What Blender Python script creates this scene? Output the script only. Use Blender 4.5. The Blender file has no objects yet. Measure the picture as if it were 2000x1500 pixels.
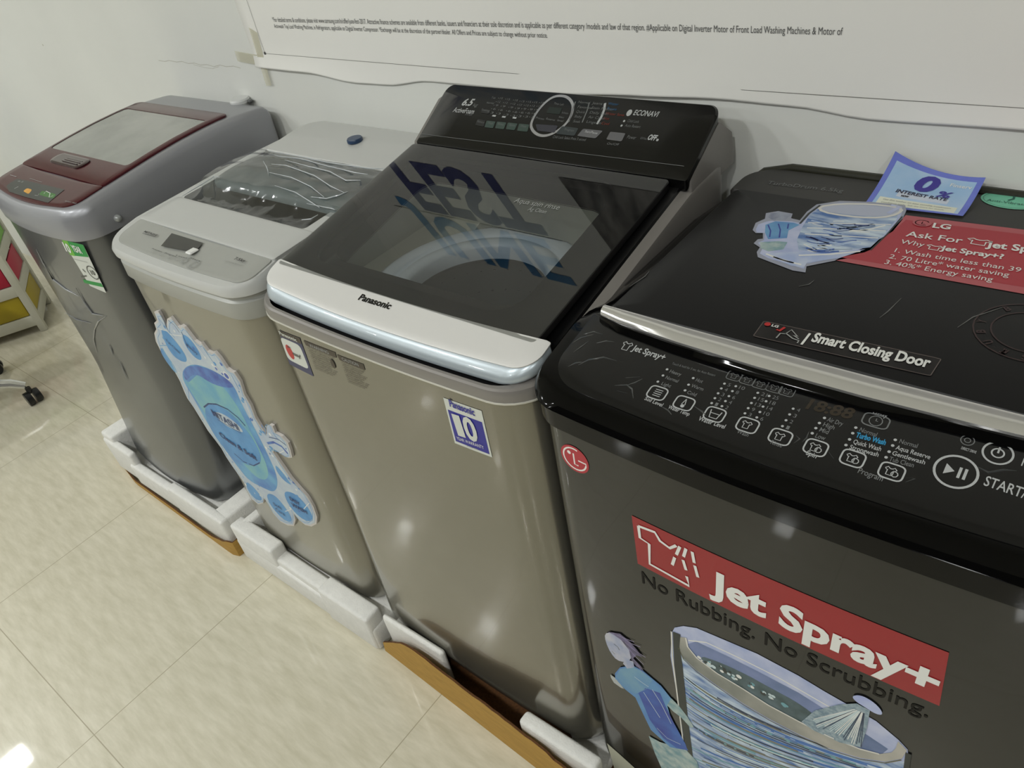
import bpy, bmesh, math, random
from mathutils import Vector, Matrix
random.seed(7)
SC=bpy.context.scene
COL=SC.collection
# ---------------------------------------------------------------- camera, world, exposure
RIGHT=[0.779187, 0.606183, -0.159404];DOWN=[0.278041, -0.562204, -0.778858];FWD=[-0.561748, 0.562555, -0.606606];FPX=1503.16
cam_data=bpy.data.cameras.new('camera'); cam=bpy.data.objects.new('camera',cam_data); COL.objects.link(cam)
M=Matrix([[RIGHT[0],-DOWN[0],-FWD[0],0],[RIGHT[1],-DOWN[1],-FWD[1],0],[RIGHT[2],-DOWN[2],-FWD[2],1.53],[0,0,0,1]])
cam.matrix_world=M
cam_data.sensor_fit='HORIZONTAL'; cam_data.sensor_width=36; cam_data.lens=FPX/2000*36; cam_data.clip_start=.02
SC.camera=cam
SC.view_settings.view_transform='Standard'; SC.view_settings.look='None'
SC.view_settings.gamma=1; SC.view_settings.use_curve_mapping=False
SC.view_settings.exposure=0.0
W=bpy.data.worlds.new('world'); SC.world=W; W.use_nodes=True
W.node_tree.nodes['Background'].inputs[0].default_value=(.9,.95,1,1)
W.node_tree.nodes['Background'].inputs[1].default_value=.05
LAMP_W=13.0          # watts of each ceiling lamp
LAMPS=[(-4.42,-.50),(-3.62,-1.04),(-2.43,-.93),(-1.25,-1.0),(0.0,-1.0),(1.2,-1.0),(-2.9,-2.5),(-1.2,-2.5),(.6,-2.5),(-4.3,-2.5)]
CEIL=2.7
# ---------------------------------------------------------------- helpers
# surface definitions shared by the measuring tool and the scene
def _c(t): return max(-1.0,min(1.0,t))
def M1P(y):  # profile of leftmost washer's top
    P=[(.50,.955),(.55,.973),(.62,.983),(.70,.993),(.78,1.003),(.85,1.010),(.92,1.014),(.98,1.015),(1.05,1.010),(1.12,1.002)]
    if y<=P[0][0]: return P[0][1]-(P[0][0]-y)*.4
    for (a,za),(b,zb) in zip(P,P[1:]):
        if y<=b: return za+(zb-za)*(y-a)/(b-a)
    return P[-1][1]
SURF={
 # kind 'F' : y as a function of x (front faces);  kind 'T' : z as a function of y (tops)
 'lgf':('F',lambda x:.510+.014*_c((x+.19)/.305)**2),
 'lgk':('F',lambda x:.504+.014*_c((x+.19)/.305)**2),
 'lgp':('T',lambda y:.973+.2*(y-.53)),
 'lgl':('T',lambda y:1.013),
 'lgc':('T',lambda y:1.004),
 'm3f':('F',lambda x:.521+.010*_c((x+.7995)/.2885)**2),
 'm3l':('T',lambda y:.975+.18*(y-.59)),
 'm3h':('T',lambda y:.976+.3*(y-.596)),
 'm3c':('T',lambda y:1.045+.58*(y-.955)),
 'm2f':('F',lambda x:.521+.010*_c((x+1.3345)/.2335)**2),
 'm2p':('T',lambda y:.954+.17*(y-.52)),
 'm2t':('T',lambda y:.977),
 'm2c':('T',lambda y:1.0),
 'm2l':('T',lambda y:.985),
 'm1f':('F',lambda x:.530+.024*_c((x+1.965)/.234)**2),
 'm1t':('T',M1P),
 'wall':('F',lambda x:1.12),
 'floor':('T',lambda y:0.0),
}

def lin(c): return c/12.92 if c<=.04045 else ((c+.055)/1.055)**2.4
def rgb(r,g,b): return (lin(r/255),lin(g/255),lin(b/255),1)
def mat(name,col,rough=.5,metal=0,noise=0,nscale=40,bump=0,bscale=80,coat=0,col2=None,stretch=None,spec=None,alpha=1):
    m=bpy.data.materials.new(name); m.use_nodes=True; nt=m.node_tree; b=nt.nodes['Principled BSDF']
    c=rgb(*col); b.inputs['Base Color'].default_value=c
    b.inputs['Roughness'].default_value=rough; b.inputs['Metallic'].default_value=metal
    b.inputs['Coat Weight'].default_value=coat
    if spec is not None: b.inputs['Specular IOR Level'].default_value=spec
    b.inputs['Alpha'].default_value=alpha
    if noise or col2 or bump:
        tc=nt.nodes.new('ShaderNodeTexCoord'); mp=nt.nodes.new('ShaderNodeMapping'); nt.links.new(tc.outputs['Object'],mp.inputs[0])
        if stretch: mp.inputs['Scale'].default_value=stretch
    if noise or col2:
        n=nt.nodes.new('ShaderNodeTexNoise'); n.inputs['Scale'].default_value=nscale; n.inputs['Detail'].default_value=5
        nt.links.new(mp.outputs[0],n.inputs['Vector'])
        r=nt.nodes.new('ShaderNodeValToRGB'); r.color_ramp.elements[0].position=.35; r.color_ramp.elements[1].position=.65
        if col2: r.color_ramp.elements[0].color=c; r.color_ramp.elements[1].color=rgb(*col2)
        else:
            k=1-noise; r.color_ramp.elements[0].color=(c[0]*k,c[1]*k,c[2]*k,1); k=1+noise; r.color_ramp.elements[1].color=(c[0]*k,c[1]*k,c[2]*k,1)
        nt.links.new(n.outputs['Fac'],r.inputs[0]); nt.links.new(r.outputs[0],b.inputs['Base Color'])
    if bump:
        n2=nt.nodes.new('ShaderNodeTexNoise'); n2.inputs['Scale'].default_value=bscale; n2.inputs['Detail'].default_value=3
        nt.links.new(mp.outputs[0],n2.inputs['Vector'])
        bp=nt.nodes.new('ShaderNodeBump'); bp.inputs['Strength'].default_value=bump; bp.inputs['Distance'].default_value=.002
        nt.links.new(n2.outputs['Fac'],bp.inputs['Height']); nt.links.new(bp.outputs[0],b.inputs['Normal'])
    return m
def film(name,fac,rough=.08,tint=(1,1,1),gloss=(1,1,1)):
    m=bpy.data.materials.new(name); m.use_nodes=True; nt=m.node_tree; nt.nodes.clear()
    o=nt.nodes.new('ShaderNodeOutputMaterial'); t=nt.nodes.new('ShaderNodeBsdfTransparent'); g=nt.nodes.new('ShaderNodeBsdfGlossy')
    t.inputs[0].default_value=(*tint,1); g.inputs['Roughness'].default_value=rough; g.inputs['Color'].default_value=(*gloss,1)
    mx=nt.nodes.new('ShaderNodeMixShader'); fr=nt.nodes.new('ShaderNodeFresnel'); fr.inputs[0].default_value=1.45
    ad=nt.nodes.new('ShaderNodeMath'); ad.operation='ADD'; ad.use_clamp=True; ad.inputs[1].default_value=fac
    nt.links.new(fr.outputs[0],ad.inputs[0]); nt.links.new(ad.outputs[0],mx.inputs[0])
    nt.links.new(t.outputs[0],mx.inputs[1]); nt.links.new(g.outputs[0],mx.inputs[2]); nt.links.new(mx.outputs[0],o.inputs[0])
    return m
def finish(bm,name,mats,parent=None,loc=None,sharp=35,merge=True):
    if merge: bmesh.ops.remove_doubles(bm,verts=bm.verts,dist=1e-6)
    bmesh.ops.recalc_face_normals(bm,faces=bm.faces)
    for f in bm.faces: f.smooth=True
    lim=math.radians(sharp)
    for e in bm.edges:
        if len(e.link_faces)==2 and e.calc_face_angle(0)>lim: e.smooth=False
    base=Vector((0,0,0))
    if parent is not None:
        p=parent
        while p.parent: p=p.parent
        base=p.location.copy()
    elif loc is not None: base=Vector(loc)
    for v in bm.verts: v.co-=base
    me=bpy.data.meshes.new(name); bm.to_mesh(me); bm.free()
    if not isinstance(mats,(list,tuple)): mats=[mats]
    for m in mats: me.materials.append(m)
    o=bpy.data.objects.new(name,me); COL.objects.link(o)
    if parent is not None: o.parent=parent
    else: o.location=base
    return o
def thing(name,label,cat,loc=(0,0,0),group=None):
    o=bpy.data.objects.new(name,None); COL.objects.link(o); o.location=loc; o.empty_display_size=.05
    return tag(o,label,cat,group)
def tag(o,label,cat,group=None):
    o['label']=label; o['category']=cat
    if group: o['group']=group
    return o
def struct(o): o['kind']='structure'; return o
def P3(s,u,v,off=0):
    k,f=SURF[s]
    if k=='F': return Vector((u,f(u)-off,v))
    return Vector((u,v,f(v)+off))
NC=8
def ring(x0,x1,y0,y1,r,z,bow=0,nf=14,rb=None):
    """rounded rectangle seen from above; z may be a number or f(x,y)"""
    rb=r if rb is None else rb
    pts=[]
    def arc(cx,cy,rr,a0):
        for i in range(NC+1):
            a=a0+math.pi/2*i/NC; pts.append((cx+rr*math.cos(a),cy+rr*math.sin(a)))
    arc(x0+r,y0+r,r,math.pi)
    for i in range(1,nf): pts.append((x0+r+(x1-x0-2*r)*i/nf,y0))
    arc(x1-r,y0+r,r,1.5*math.pi)
    for i in range(1,nf): pts.append((x1,y0+r+(y1-y0-r-rb)*i/nf))
    arc(x1-rb,y1-rb,rb,0)
    for i in range(1,nf): pts.append((x1-rb-(x1-x0-2*rb)*i/nf,y1))
    arc(x0+rb,y1-rb,rb,.5*math.pi)
    for i in range(1,nf): pts.append((x0,y1-rb-(y1-y0-r-rb)*i/nf))
    xc=(x0+x1)/2; hw=(x1-x0)/2; out=[]
    for x,y in pts:
        if bow: y=y+bow*((x-xc)/hw)**2*max(0,1-(y-y0)/.15)
        out.append(Vector((x,y,z(x,y) if callable(z) else z)))
    return out
def loft(bm,rings,mi=0,cap0=False,cap1=False):
    vs=[[bm.verts.new(p) for p in r] for r in rings]; n=len(vs[0])
    for a,b in zip(vs,vs[1:]):
        for i in range(n):
            j=(i+1)%n
            f=bm.faces.new((a[i],a[j],b[j],b[i])); f.material_index=mi
    if cap0: bm.faces.new(list(reversed(vs[0]))).material_index=mi
    if cap1: bm.faces.new(vs[-1]).material_index=mi
    return vs
def loft_obj(name,rings,m,parent,cap0=False,cap1=True,**k):
    bm=bmesh.new(); loft(bm,rings,0,cap0,cap1); return finish(bm,name,m,parent,**k)
def fill_rings(r,cx,cy,zf,steps=8):
    """concentric rings shrinking to a spine so a curved top stays smooth"""
    out=[]
    for i in range(1,steps+1):
        k=1-i/(steps+.15); out.append([Vector((cx+(p.x-cx)*k,cy+(p.y-cy)*k,zf(cx+(p.x-cx)*k,cy+(p.y-cy)*k))) for p in r])
    return out
def box(bm,x0,x1,y0,y1,z0,z1,bev=0,seg=2,M=None,mi=0):
    t=bmesh.new(); bmesh.ops.create_cube(t,size=1)
    for v in t.verts: v.co=Vector(((x0+x1)/2+v.co.x*(x1-x0),(y0+y1)/2+v.co.y*(y1-y0),(z0+z1)/2+v.co.z*(z1-z0)))
    if bev: bmesh.ops.bevel(t,geom=t.edges[:],offset=bev,segments=seg,affect='EDGES',profile=.5)
    if M is not None: bmesh.ops.transform(t,matrix=M,verts=t.verts)
    add(bm,t,mi)
def add(bm,t,mi=0):
    mp={}
    for v in t.verts: mp[v]=bm.verts.new(v.co)
    for f in t.faces:
        try: nf=bm.faces.new([mp[v] for v in f.verts]); nf.material_index=mi
        except ValueError: pass
    t.free()
def tube(bm,pts,r,n=8,cap=True,mi=0,rad=None):
    pts=[Vector(p) for p in pts]; rs=[]
    up=Vector((0,0,1))
    for i,p in enumerate(pts):
        d=(pts[min(i+1,len(pts)-1)]-pts[max(i-1,0)]).normalized()
        a=d.cross(up); 
        if a.length<1e-3: a=d.cross(Vector((1,0,0)))
        a.normalize(); b=d.cross(a); rr=rad[i] if rad else r
        rs.append([p+a*math.cos(2*math.pi*k/n)*rr+b*math.sin(2*math.pi*k/n)*rr for k in range(n)])
    loft(bm,rs,mi,cap,cap)
def disc(bm,c,r,h,n=32,bev=.2,mi=0,axis='z'):
    prof=[(r,0),(r,h*(1-bev)),(r*(1-bev*.3),h),(0.0001,h)]
    rs=[]
    for rr,zz in prof:
        q=[]
        for k in range(n):
            a=2*math.pi*k/n
            if axis=='z': q.append(Vector((c[0]+rr*math.cos(a),c[1]+rr*math.sin(a),c[2]+zz)))
            elif axis=='y': q.append(Vector((c[0]+rr*math.cos(a),c[1]+zz,c[2]+rr*math.sin(a))))
            else: q.append(Vector((c[0]+zz,c[1]+rr*math.cos(a),c[2]+rr*math.sin(a))))
        rs.append(q)
    loft(bm,rs,mi,True,True)
# ---- flat printed matter laid on a surface
_TX={}
def text_mesh(s,bold=0,shear=0):
    key=(s,bold,shear)
    if key in _TX: return _TX[key]
    cu=bpy.data.curves.new('t','FONT'); cu.body=s; cu.resolution_u=3; cu.offset=bold; cu.shear=shear
    o=bpy.data.objects.new('t',cu); COL.objects.link(o)
    dg=bpy.context.evaluated_depsgraph_get(); me=o.evaluated_get(dg).to_mesh()
    vs=[(v.co.x,v.co.y) for v in me.vertices]; fs=[tuple(p.vertices) for p in me.polygons]
    o.evaluated_get(dg).to_mesh_clear(); bpy.data.objects.remove(o); bpy.data.curves.remove(cu)
    _TX[key]=(vs,fs); return vs,fs
CAP=None
def art(name,s,items,parent,layer=.0006):
    """items: ('poly',pts,mat) ('line',pts,width,mat,closed) ('text',str,p0,p1,h,mat,bold,shear) ('disc',c,r,mat[,ry]) ; optional trailing dict {'l':layer}"""
    global CAP
    if CAP is None:
        v,_=text_mesh('H'); CAP=max(p[1] for p in v)
    bm=bmesh.new(); mats=[]; curved=(SURF[s][0]=='F' and s!='wall') or s=='m1t'
    for it in items:
        L=0
        if isinstance(it[-1],dict): L=it[-1].get('l',0); it=it[:-1]
        off=layer+L*.00009
        kind=it[0]
        def slot(m):
            if m not in mats: mats.append(m)
            return mats.index(m)
        if kind=='poly' or kind=='disc':
            if kind=='disc':
                c,r,m=it[1],it[2],it[3]; ry=it[4] if len(it)>4 else r
                P=[(c[0]+r*math.cos(2*math.pi*k/28),c[1]+ry*math.sin(2*math.pi*k/28)) for k in range(28)]
            else: P,m=it[1],it[2]
            t=bmesh.new(); t.faces.new([t.verts.new((p[0],p[1],0)) for p in P])
            bmesh.ops.triangulate(t,faces=t.faces[:])
            if curved:
                for _ in range(6):
                    es=[e for e in t.edges if e.calc_length()>.035]
                    if not es: break
                    bmesh.ops.subdivide_edges(t,edges=es,cuts=1); bmesh.ops.triangulate(t,faces=t.faces[:])
            for v in t.verts: v.co=P3(s,v.co.x,v.co.y,off)
            add(bm,t,slot(m))
        elif kind=='line':
            P,w,m=it[1],it[2],it[3]; closed=it[4] if len(it)>4 else False
            n=len(P); L2=[];mi=slot(m)
            for i in range(n):
                a=P[(i-1)%n] if closed or i>0 else P[i]; b=P[(i+1)%n] if closed or i<n-1 else P[i]
                dx,dy=b[0]-a[0],b[1]-a[1]; l=math.hypot(dx,dy) or 1
                nx,ny=-dy/l*w/2,dx/l*w/2
                L2.append((bm.verts.new(P3(s,P[i][0]+nx,P[i][1]+ny,off)),bm.verts.new(P3(s,P[i][0]-nx,P[i][1]-ny,off))))
            for i in range(n if closed else n-1):
                a=L2[i];b=L2[(i+1)%n]; f=bm.faces.new((a[0],b[0],b[1],a[1])); f.material_index=mi
        elif kind=='text':
            st,p0,p1,h,m=it[1:6]; bold=it[6] if len(it)>6 else 0; sh=it[7] if len(it)>7 else 0
            vs,fs=text_mesh(st,bold,sh); mi=slot(m)
            if not vs: continue
            x0=min(v[0] for v in vs);x1=max(v[0] for v in vs)
            dx,dy=p1[0]-p0[0],p1[1]-p0[1]; l=math.hypot(dx,dy); ux,uy=dx/l,dy/l
            sx=l/(x1-x0); sy=h/CAP
            nv=[bm.verts.new(P3(s,p0[0]+ux*(v[0]-x0)*sx-uy*v[1]*sy,p0[1]+uy*(v[0]-x0)*sx+ux*v[1]*sy,off)) for v in vs]
            for f in fs:
                try: bm.faces.new([nv[i] for i in f]).material_index=mi
                except ValueError: pass
    # keep printed faces pointing outwards
    out=Vector((0,-1,0)) if SURF[s][0]=='F' else Vector((0,0,1))
    for f in bm.faces:
        f.normal_update()
        if f.normal.dot(out)<0: f.normal_flip()
    base=Vector((0,0,0)); p=parent
    if p is not None:
        while p.parent: p=p.parent
        base=p.location
    for v in bm.verts: v.co-=base
    me=bpy.data.meshes.new(name); bm.to_mesh(me); bm.free()
    for m in mats: me.materials.append(m)
    o=bpy.data.objects.new(name,me); COL.objects.link(o); o.parent=parent
    return o
def slab(name,s,P,t,m,parent):
    """a cut-out sheet of real thickness t lying on surface s"""
    bm=bmesh.new(); T=bmesh.new(); T.faces.new([T.verts.new((p[0],p[1],0)) for p in P]); bmesh.ops.triangulate(T,faces=T.faces[:])
    for _ in range(5):
        es=[e for e in T.edges if e.calc_length()>.04]
        if not es: break
        bmesh.ops.subdivide_edges(T,edges=es,cuts=1); bmesh.ops.triangulate(T,faces=T.faces[:])
    T.verts.ensure_lookup_table()
    a=[bm.verts.new(P3(s,v.co.x,v.co.y,0.0002)) for v in T.verts]; b=[bm.verts.new(P3(s,v.co.x,v.co.y,t)) for v in T.verts]
    for f in T.faces:
        ix=[v.index for v in f.verts]; bm.faces.new([b[i] for i in ix]); bm.faces.new([a[i] for i in reversed(ix)])
    for e in T.edges:
        if len(e.link_faces)==1:
            i,j=e.verts[0].index,e.verts[1].index; bm.faces.new((a[i],a[j],b[j],b[i]))
    T.free(); return finish(bm,name,m,parent,merge=False)
def lerp(a,b,t): return (a[0]+(b[0]-a[0])*t,a[1]+(b[1]-a[1])*t)
def rrect(q,k=.15,n=4):
    """rounded version of a quad given by four corners"""
    out=[]
    for i in range(4):
        a,c,b=q[i-1],q[i],q[(i+1)%4]; p=lerp(c,a,k); r=lerp(c,b,k)
        for j in range(n+1):
            t=j/n; out.append(lerp(lerp(p,c,t),lerp(c,r,t),t))
    return out
# ---------------------------------------------------------------- materials
PLAST_GREY=mat('silver_grey_plastic',(150,152,158),.32,.25,coat=.3)
def tile_floor():
    m=bpy.data.materials.new('beige_floor_tiles'); m.use_nodes=True; nt=m.node_tree; b=nt.nodes['Principled BSDF']
    tc=nt.nodes.new('ShaderNodeTexCoord'); mp=nt.nodes.new('ShaderNodeMapping'); nt.links.new(tc.outputs['Object'],mp.inputs[0])
    mp.inputs['Location'].default_value=(1.50,.04,0)
    br=nt.nodes.new('ShaderNodeTexBrick'); br.offset=0; br.squash=1
    br.inputs['Scale'].default_value=1; br.inputs['Brick Width'].default_value=.62; br.inputs['Row Height'].default_value=.62
    br.inputs['Mortar Size'].default_value=.0012; br.inputs['Mortar Smooth'].default_value=.1
    nt.links.new(mp.outputs[0],br.inputs['Vector'])
    st=nt.nodes.new('ShaderNodeMapping'); st.inputs['Rotation'].default_value=(0,0,math.radians(45)); st.inputs['Scale'].default_value=(1.2,6,1); nt.links.new(tc.outputs['Object'],st.inputs[0])
    n=nt.nodes.new('ShaderNodeTexNoise'); n.inputs['Scale'].default_value=9; n.inputs['Detail'].default_value=8; n.inputs['Roughness'].default_value=.62; nt.links.new(st.outputs[0],n.inputs['Vector'])
    r=nt.nodes.new('ShaderNodeValToRGB'); r.color_ramp.elements[0].position=.3; r.color_ramp.elements[0].color=rgb(194,188,165); r.color_ramp.elements[1].position=.66; r.color_ramp.elements[1].color=rgb(214,208,188)
    nt.links.new(n.outputs['Fac'],r.inputs[0])
    br.inputs['Mortar'].default_value=rgb(166,158,134)
    nt.links.new(r.outputs[0],br.inputs['Color1']); nt.links.new(r.outputs[0],br.inputs['Color2'])
    nt.links.new(br.outputs['Color'],b.inputs['Base Color'])
    b.inputs['Roughness'].default_value=.34; b.inputs['Specular IOR Level'].default_value=.4; b.inputs['Coat Weight'].default_value=.55; b.inputs['Coat Roughness'].default_value=.04
    return m
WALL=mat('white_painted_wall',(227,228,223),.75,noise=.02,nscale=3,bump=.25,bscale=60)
CEILM=mat('ceiling_white',(225,225,220),.8)
FLOOR=tile_floor()
# ---------------------------------------------------------------- the room
def plane(name,cs,m):
    bm=bmesh.new(); bm.faces.new([bm.verts.new(c) for c in cs]); me=bpy.data.meshes.new(name); bm.to_mesh(me); bm.free(); me.materials.append(m)
    o=bpy.data.objects.new(name,me); COL.objects.link(o); return struct(o)
X0,X1,Y0,YW=-5.6,3.2,-4.2,1.12
def slabbox(name,a,m):
    bm=bmesh.new(); box(bm,*a); return struct(finish(bm,name,m))
slabbox('floor',(X0-.1,X1+.1,Y0-.1,YW+.1,-.1,0),FLOOR)
slabbox('ceiling',(X0-.1,X1+.1,Y0-.1,YW+.1,CEIL,CEIL+.1),CEILM)
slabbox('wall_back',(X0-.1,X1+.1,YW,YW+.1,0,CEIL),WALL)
slabbox('wall_front',(X0-.1,X1+.1,Y0-.1,Y0,0,CEIL),mat('far_wall_dimmed',(78,76,74),.8))  # unseen wall, colour darkened for dim reflections in the glossy blacks
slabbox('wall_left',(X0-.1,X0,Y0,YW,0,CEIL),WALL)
slabbox('wall_right',(X1,X1+.1,Y0,YW,0,CEIL),mat('side_wall_dimmed',(96,94,92),.8))  # unseen wall, darkened likewise to keep reflections dim
# hairline crack in the plaster, part of the wall
CRK=mat('plaster_crack',(186,184,170),.9)
o=art('trim_1','wall',[('line',[(-2.2292,1.0870),(-2.1977,1.0855),(-2.1732,1.0892),(-2.1357,1.0867),(-2.1051,1.0893),(-2.0777,1.0851),(-2.0456,1.0878),(-2.0190,1.0837),(-1.9879,1.0863),(-1.9571,1.0825),(-1.9253,1.0878),(-1.8994,1.0851),(-1.8658,1.0879),(-1.8370,1.0842)],.0012,CRK),('line',[(-2.0538,1.0835),(-2.0037,1.0778),(-1.9683,1.0768),(-1.9328,1.0836)],.0008,CRK),('disc',[(-2.9452,1.1070)][0],.003,CRK)],None,.0004); struct(o)
# ceiling lamps
LF=mat('lamp_frame',(235,235,235),.4)
LD=bpy.data.materials.new('lamp_diffuser'); LD.use_nodes=True; b=LD.node_tree.nodes['Principled BSDF']; b.inputs['Emission Color'].default_value=(1,.99,.95,1); b.inputs['Emission Strength'].default_value=14
LNAMES=['above the plastic drawer rack','over the walkway left of the dark-red-lidded washer','over the walkway before the two left washers','over the walkway before the widest silver washer','over the walkway before the black washer','at the right end of the front row','in the back row, second from its left end','in the back row, third from its left end','in the back row at its right end','in the back row at its left end']
LS=.15
for i,(lx,ly) in enumerate(LAMPS):
    t=thing('ceiling_light','square white recessed ceiling lamp '+LNAMES[i],'lamp',(lx,ly,CEIL),'recessed ceiling lamps')
    bm=bmesh.new(); h=LS/2
    for a in ((lx-h-.02,lx-h,ly-h-.02,ly+h+.02),(lx+h,lx+h+.02,ly-h-.02,ly+h+.02),(lx-h,lx+h,ly-h-.02,ly-h),(lx-h,lx+h,ly+h,ly+h+.02)):
        box(bm,*a,CEIL-.008,CEIL-.0005)
    finish(bm,'frame',LF,t)
    bm=bmesh.new(); box(bm,lx-h,lx+h,ly-h,ly+h,CEIL-.004,CEIL-.001); finish(bm,'diffuser',LD,t)
    ld=bpy.data.lights.new('lamp_glow','AREA'); ld.shape='SQUARE'; ld.size=LS; ld.energy=LAMP_W; ld.color=(.965,.99,.985)
    lo=bpy.data.objects.new('lamp_glow',ld); COL.objects.link(lo); lo.parent=t; lo.location=(0,0,-.012)
# ---------------------------------------------------------------- poster on the back wall
PAP=mat('poster_paper',(242,241,236),.55,noise=.015,nscale=2.5)
INK=mat('poster_ink',(92,92,92),.6); LINEG=mat('poster_hairline',(120,118,112),.6)
NAVY=mat('poster_navy',(30,40,120),.5); SKYB=mat('poster_blue',(40,130,190),.5); PIC=mat('poster_photo_print',(30,29,30),.5,col2=(176,172,166),nscale=9,stretch=(2.5,1,1))
TAPE=mat('yellowed_tape',(212,208,182),.35,alpha=.55)
poster=thing('wall_poster','huge white printed sale poster taped to the wall behind the washers','poster',(0,YW-.004,1.09))
BOT=[(-1.8473,1.1024),(-1.7289,1.0928),(-1.5682,1.0908),(-1.3976,1.0749),(-1.2996,1.0751),(-1.1741,1.0896),(-0.8670,1.0886),(-0.6871,1.0959),(-0.5496,1.0994),(-0.4278,1.0957),(-0.3178,1.0852),(-0.1320,1.0893)]
def botz(x):
    P=BOT
    if x<=P[0][0]: return P[0][1]
    for (a,za),(b,zb) in zip(P,P[1:]):
        if x<=b:
            t=(x-a)/(b-a); t=t*t*(3-2*t); return za+(zb-za)*t
    return P[-1][1]+.004*math.sin((x+.13)*6)
bm=bmesh.new(); nx,nz=120,16; G=[]
for j in range(nz+1):
    row=[]
    for i in range(nx+1):
        x=-1.748+(1.75+1.748)*i/nx-.006*(1 if i==0 else 0); zb=botz(x); t=(j/nz)**2.2; z=zb+(2.55-zb)*t
        w=max(0,1-(z-zb)/.03); y=YW-.004-.0075*w*(.5+.5*math.sin(x*7.3+1))
        row.append(bm.verts.new((x,y,z)))
    G.append(row)
for j in range(nz):
    for i in range(nx): bm.faces.new((G[j][i],G[j][i+1],G[j+1][i+1],G[j+1][i]))
o=finish(bm,'sheet',PAP,poster); md=o.modifiers.new('s','SOLIDIFY'); md.thickness=.0006
T1="*For detailed terms & conditions, please visit www.samsung.com/in/offer/june-fest-2017. Attractive finance schemes are available from different banks, issuers and financiers at their sole discretion and is applicable as per different category /models and law of that region. #Applicable on Digital Inverter Motor of Front Load Washing Machines & Motor of"
T2="Activwash Top Load Washing Machines, in Refrigerators, applicable on Digital Inverter Compressor. *Exchange will be at the discretion of the partner/dealer. All Offers and Prices are subject to change without prior notice."
w=[(-1.6300,1.1978),(-0.3655,1.1971),(-1.6317,1.1846),(-0.8600,1.1816)]
art('small_print','wall',[('text',T1,w[0],w[1],.0095,INK),('text',T2,w[2],w[3],.0085,INK)],poster,.0056)
l=[(-1.7093,1.2420),(-1.7032,1.1259),(-0.7351,1.1149),(-0.1377,1.1161)]
e=(l[2][0]+(l[3][0]-l[2][0])*4,l[3][1])
up=(l[0][0],2.45)
art('border_line','wall',[('line',[up,l[1]],.0009,LINEG),('line',[l[1],l[2],l[3],e],.0009,LINEG),('disc',l[1],.0042,INK)],poster,.0056)
# headline, higher up on the poster; it shows mirrored in the glass lid below
art('headline','wall',[('text','FEST',(-1.475,1.295),(-1.035,1.295),.165,NAVY,.03,.25),('text','JUNE',(-1.53,1.49),(-1.02,1.49),.15,SKYB,.03,.25),
  ('line',[(-1.56,1.475),(-1.0,1.475)],.002,LINEG)],poster,.0056)
art('printed_photo','wall',[('poly',[(-.93,1.262),(.3,1.262),(.3,1.75),(-.80,1.75),(-.84,1.55)],PIC)],poster,.0056)
tp=[(-1.8264,1.1277),(-1.7088,1.1199),(-1.7189,1.0957),(-1.8292,1.1032)]; art('tape','wall',[('poly',tp,TAPE)],poster,.0062)
tp=[(-1.7313,1.1841),(-1.7054,1.1732),(-1.7203,1.0505),(-1.7427,1.0479)]; art('tape','wall',[('poly',tp,TAPE)],poster,.0066)
tp=[(-0.8656,1.0978),(-0.7571,1.0991),(-0.7566,1.0834),(-0.8705,1.0811)]; art('tape','wall',[('poly',tp,TAPE)],poster,.0066)
# ================================================================ washer with burgundy lid (far left)
SIL=mat('silver_metal_body',(116,118,119),.30,.75,noise=.03,nscale=6,coat=.2)
SILP=mat('silver_plastic',(150,151,156),.36,.35,coat=.15)
BURG=mat('burgundy_gloss_plastic',(72,16,24),.22,coat=.15,spec=.35,noise=.05,nscale=20)
BURD=mat('burgundy_deep',(46,14,20),.2,coat=.5)
LPNL=mat('dark_print_panel',(52,56,54),.25)
GRN=mat('green_print',(70,120,60),.4); GLD=mat('amber_button',(220,160,60),.3); WHT=mat('white_print',(225,225,222),.5); GRY=mat('grey_print',(150,152,150),.5)
CHR=mat('chrome',(200,200,200),.12,1)
WPL=mat('white_plastic',(205,206,205),.35,coat=.1)
WGL=film('window_glass',.28,.06,(.72,.76,.74),(.85,.86,.84))
DRK=mat('dark_interior',(38,40,40),.6)
TUB=mat('tub_plastic',(150,156,164),.4); STEEL=mat('drum_steel',(120,124,126),.28,.8)
FILMM=film('clear_wrap',.06,.10,(.93,.95,.96))
CREASE_GLINT=mat('wrap_crease_glint',(190,196,200),.18,spec=.8)  # pale tubes: highlights along the wrap's creases put into shape and colour
xA,xB,yA,yB=-2.195,-1.735,.530,1.095
m1=thing('washing_machine','silver top-load washer with burgundy see-through lid, at the far left of the row','washing machine',((xA+xB)/2,(yA+yB)/2,0),'top-load washing machines on display')
z1=.905
loft_obj('cabinet',[ring(xA-.022,xB-.012,yA-.016,yB-.01,.05,.085,.024),ring(xA-.027,xB-.003,yA-.022,yB,.055,.10,.024),ring(xA-.028,xB,yA-.026,yB,.055,.12,.024),ring(xA-.027,xB,yA-.025,yB,.055,.14,.024),ring(xA-.002,xB,yA-.001,yB,.055,.44,.024),ring(xA,xB,yA,yB,.055,.48,.024),ring(xA,xB,yA,yB,.055,z1,.024)],SIL,m1,True)
def zt1(x,y): return M1P(y)
o=.004
R0=ring(xA-o,xB+o,yA-o,yB+.003,.058,z1-.002,.024,rb=.02)
R1=ring(xA-o-.001,xB+o+.001,yA-o-.002,yB+.004,.058,lambda x,y:M1P(y)-.020,.024,rb=.02)
R2=ring(xA-o+.003,xB+o-.003,yA-o+.003,yB,.056,lambda x,y:M1P(y)-.009,.024,rb=.018)
R3=ring(xA+.005,xB-.005,yA+.004,yB-.006,.052,lambda x,y:M1P(y)-.001,.024,rb=.016)
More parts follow.
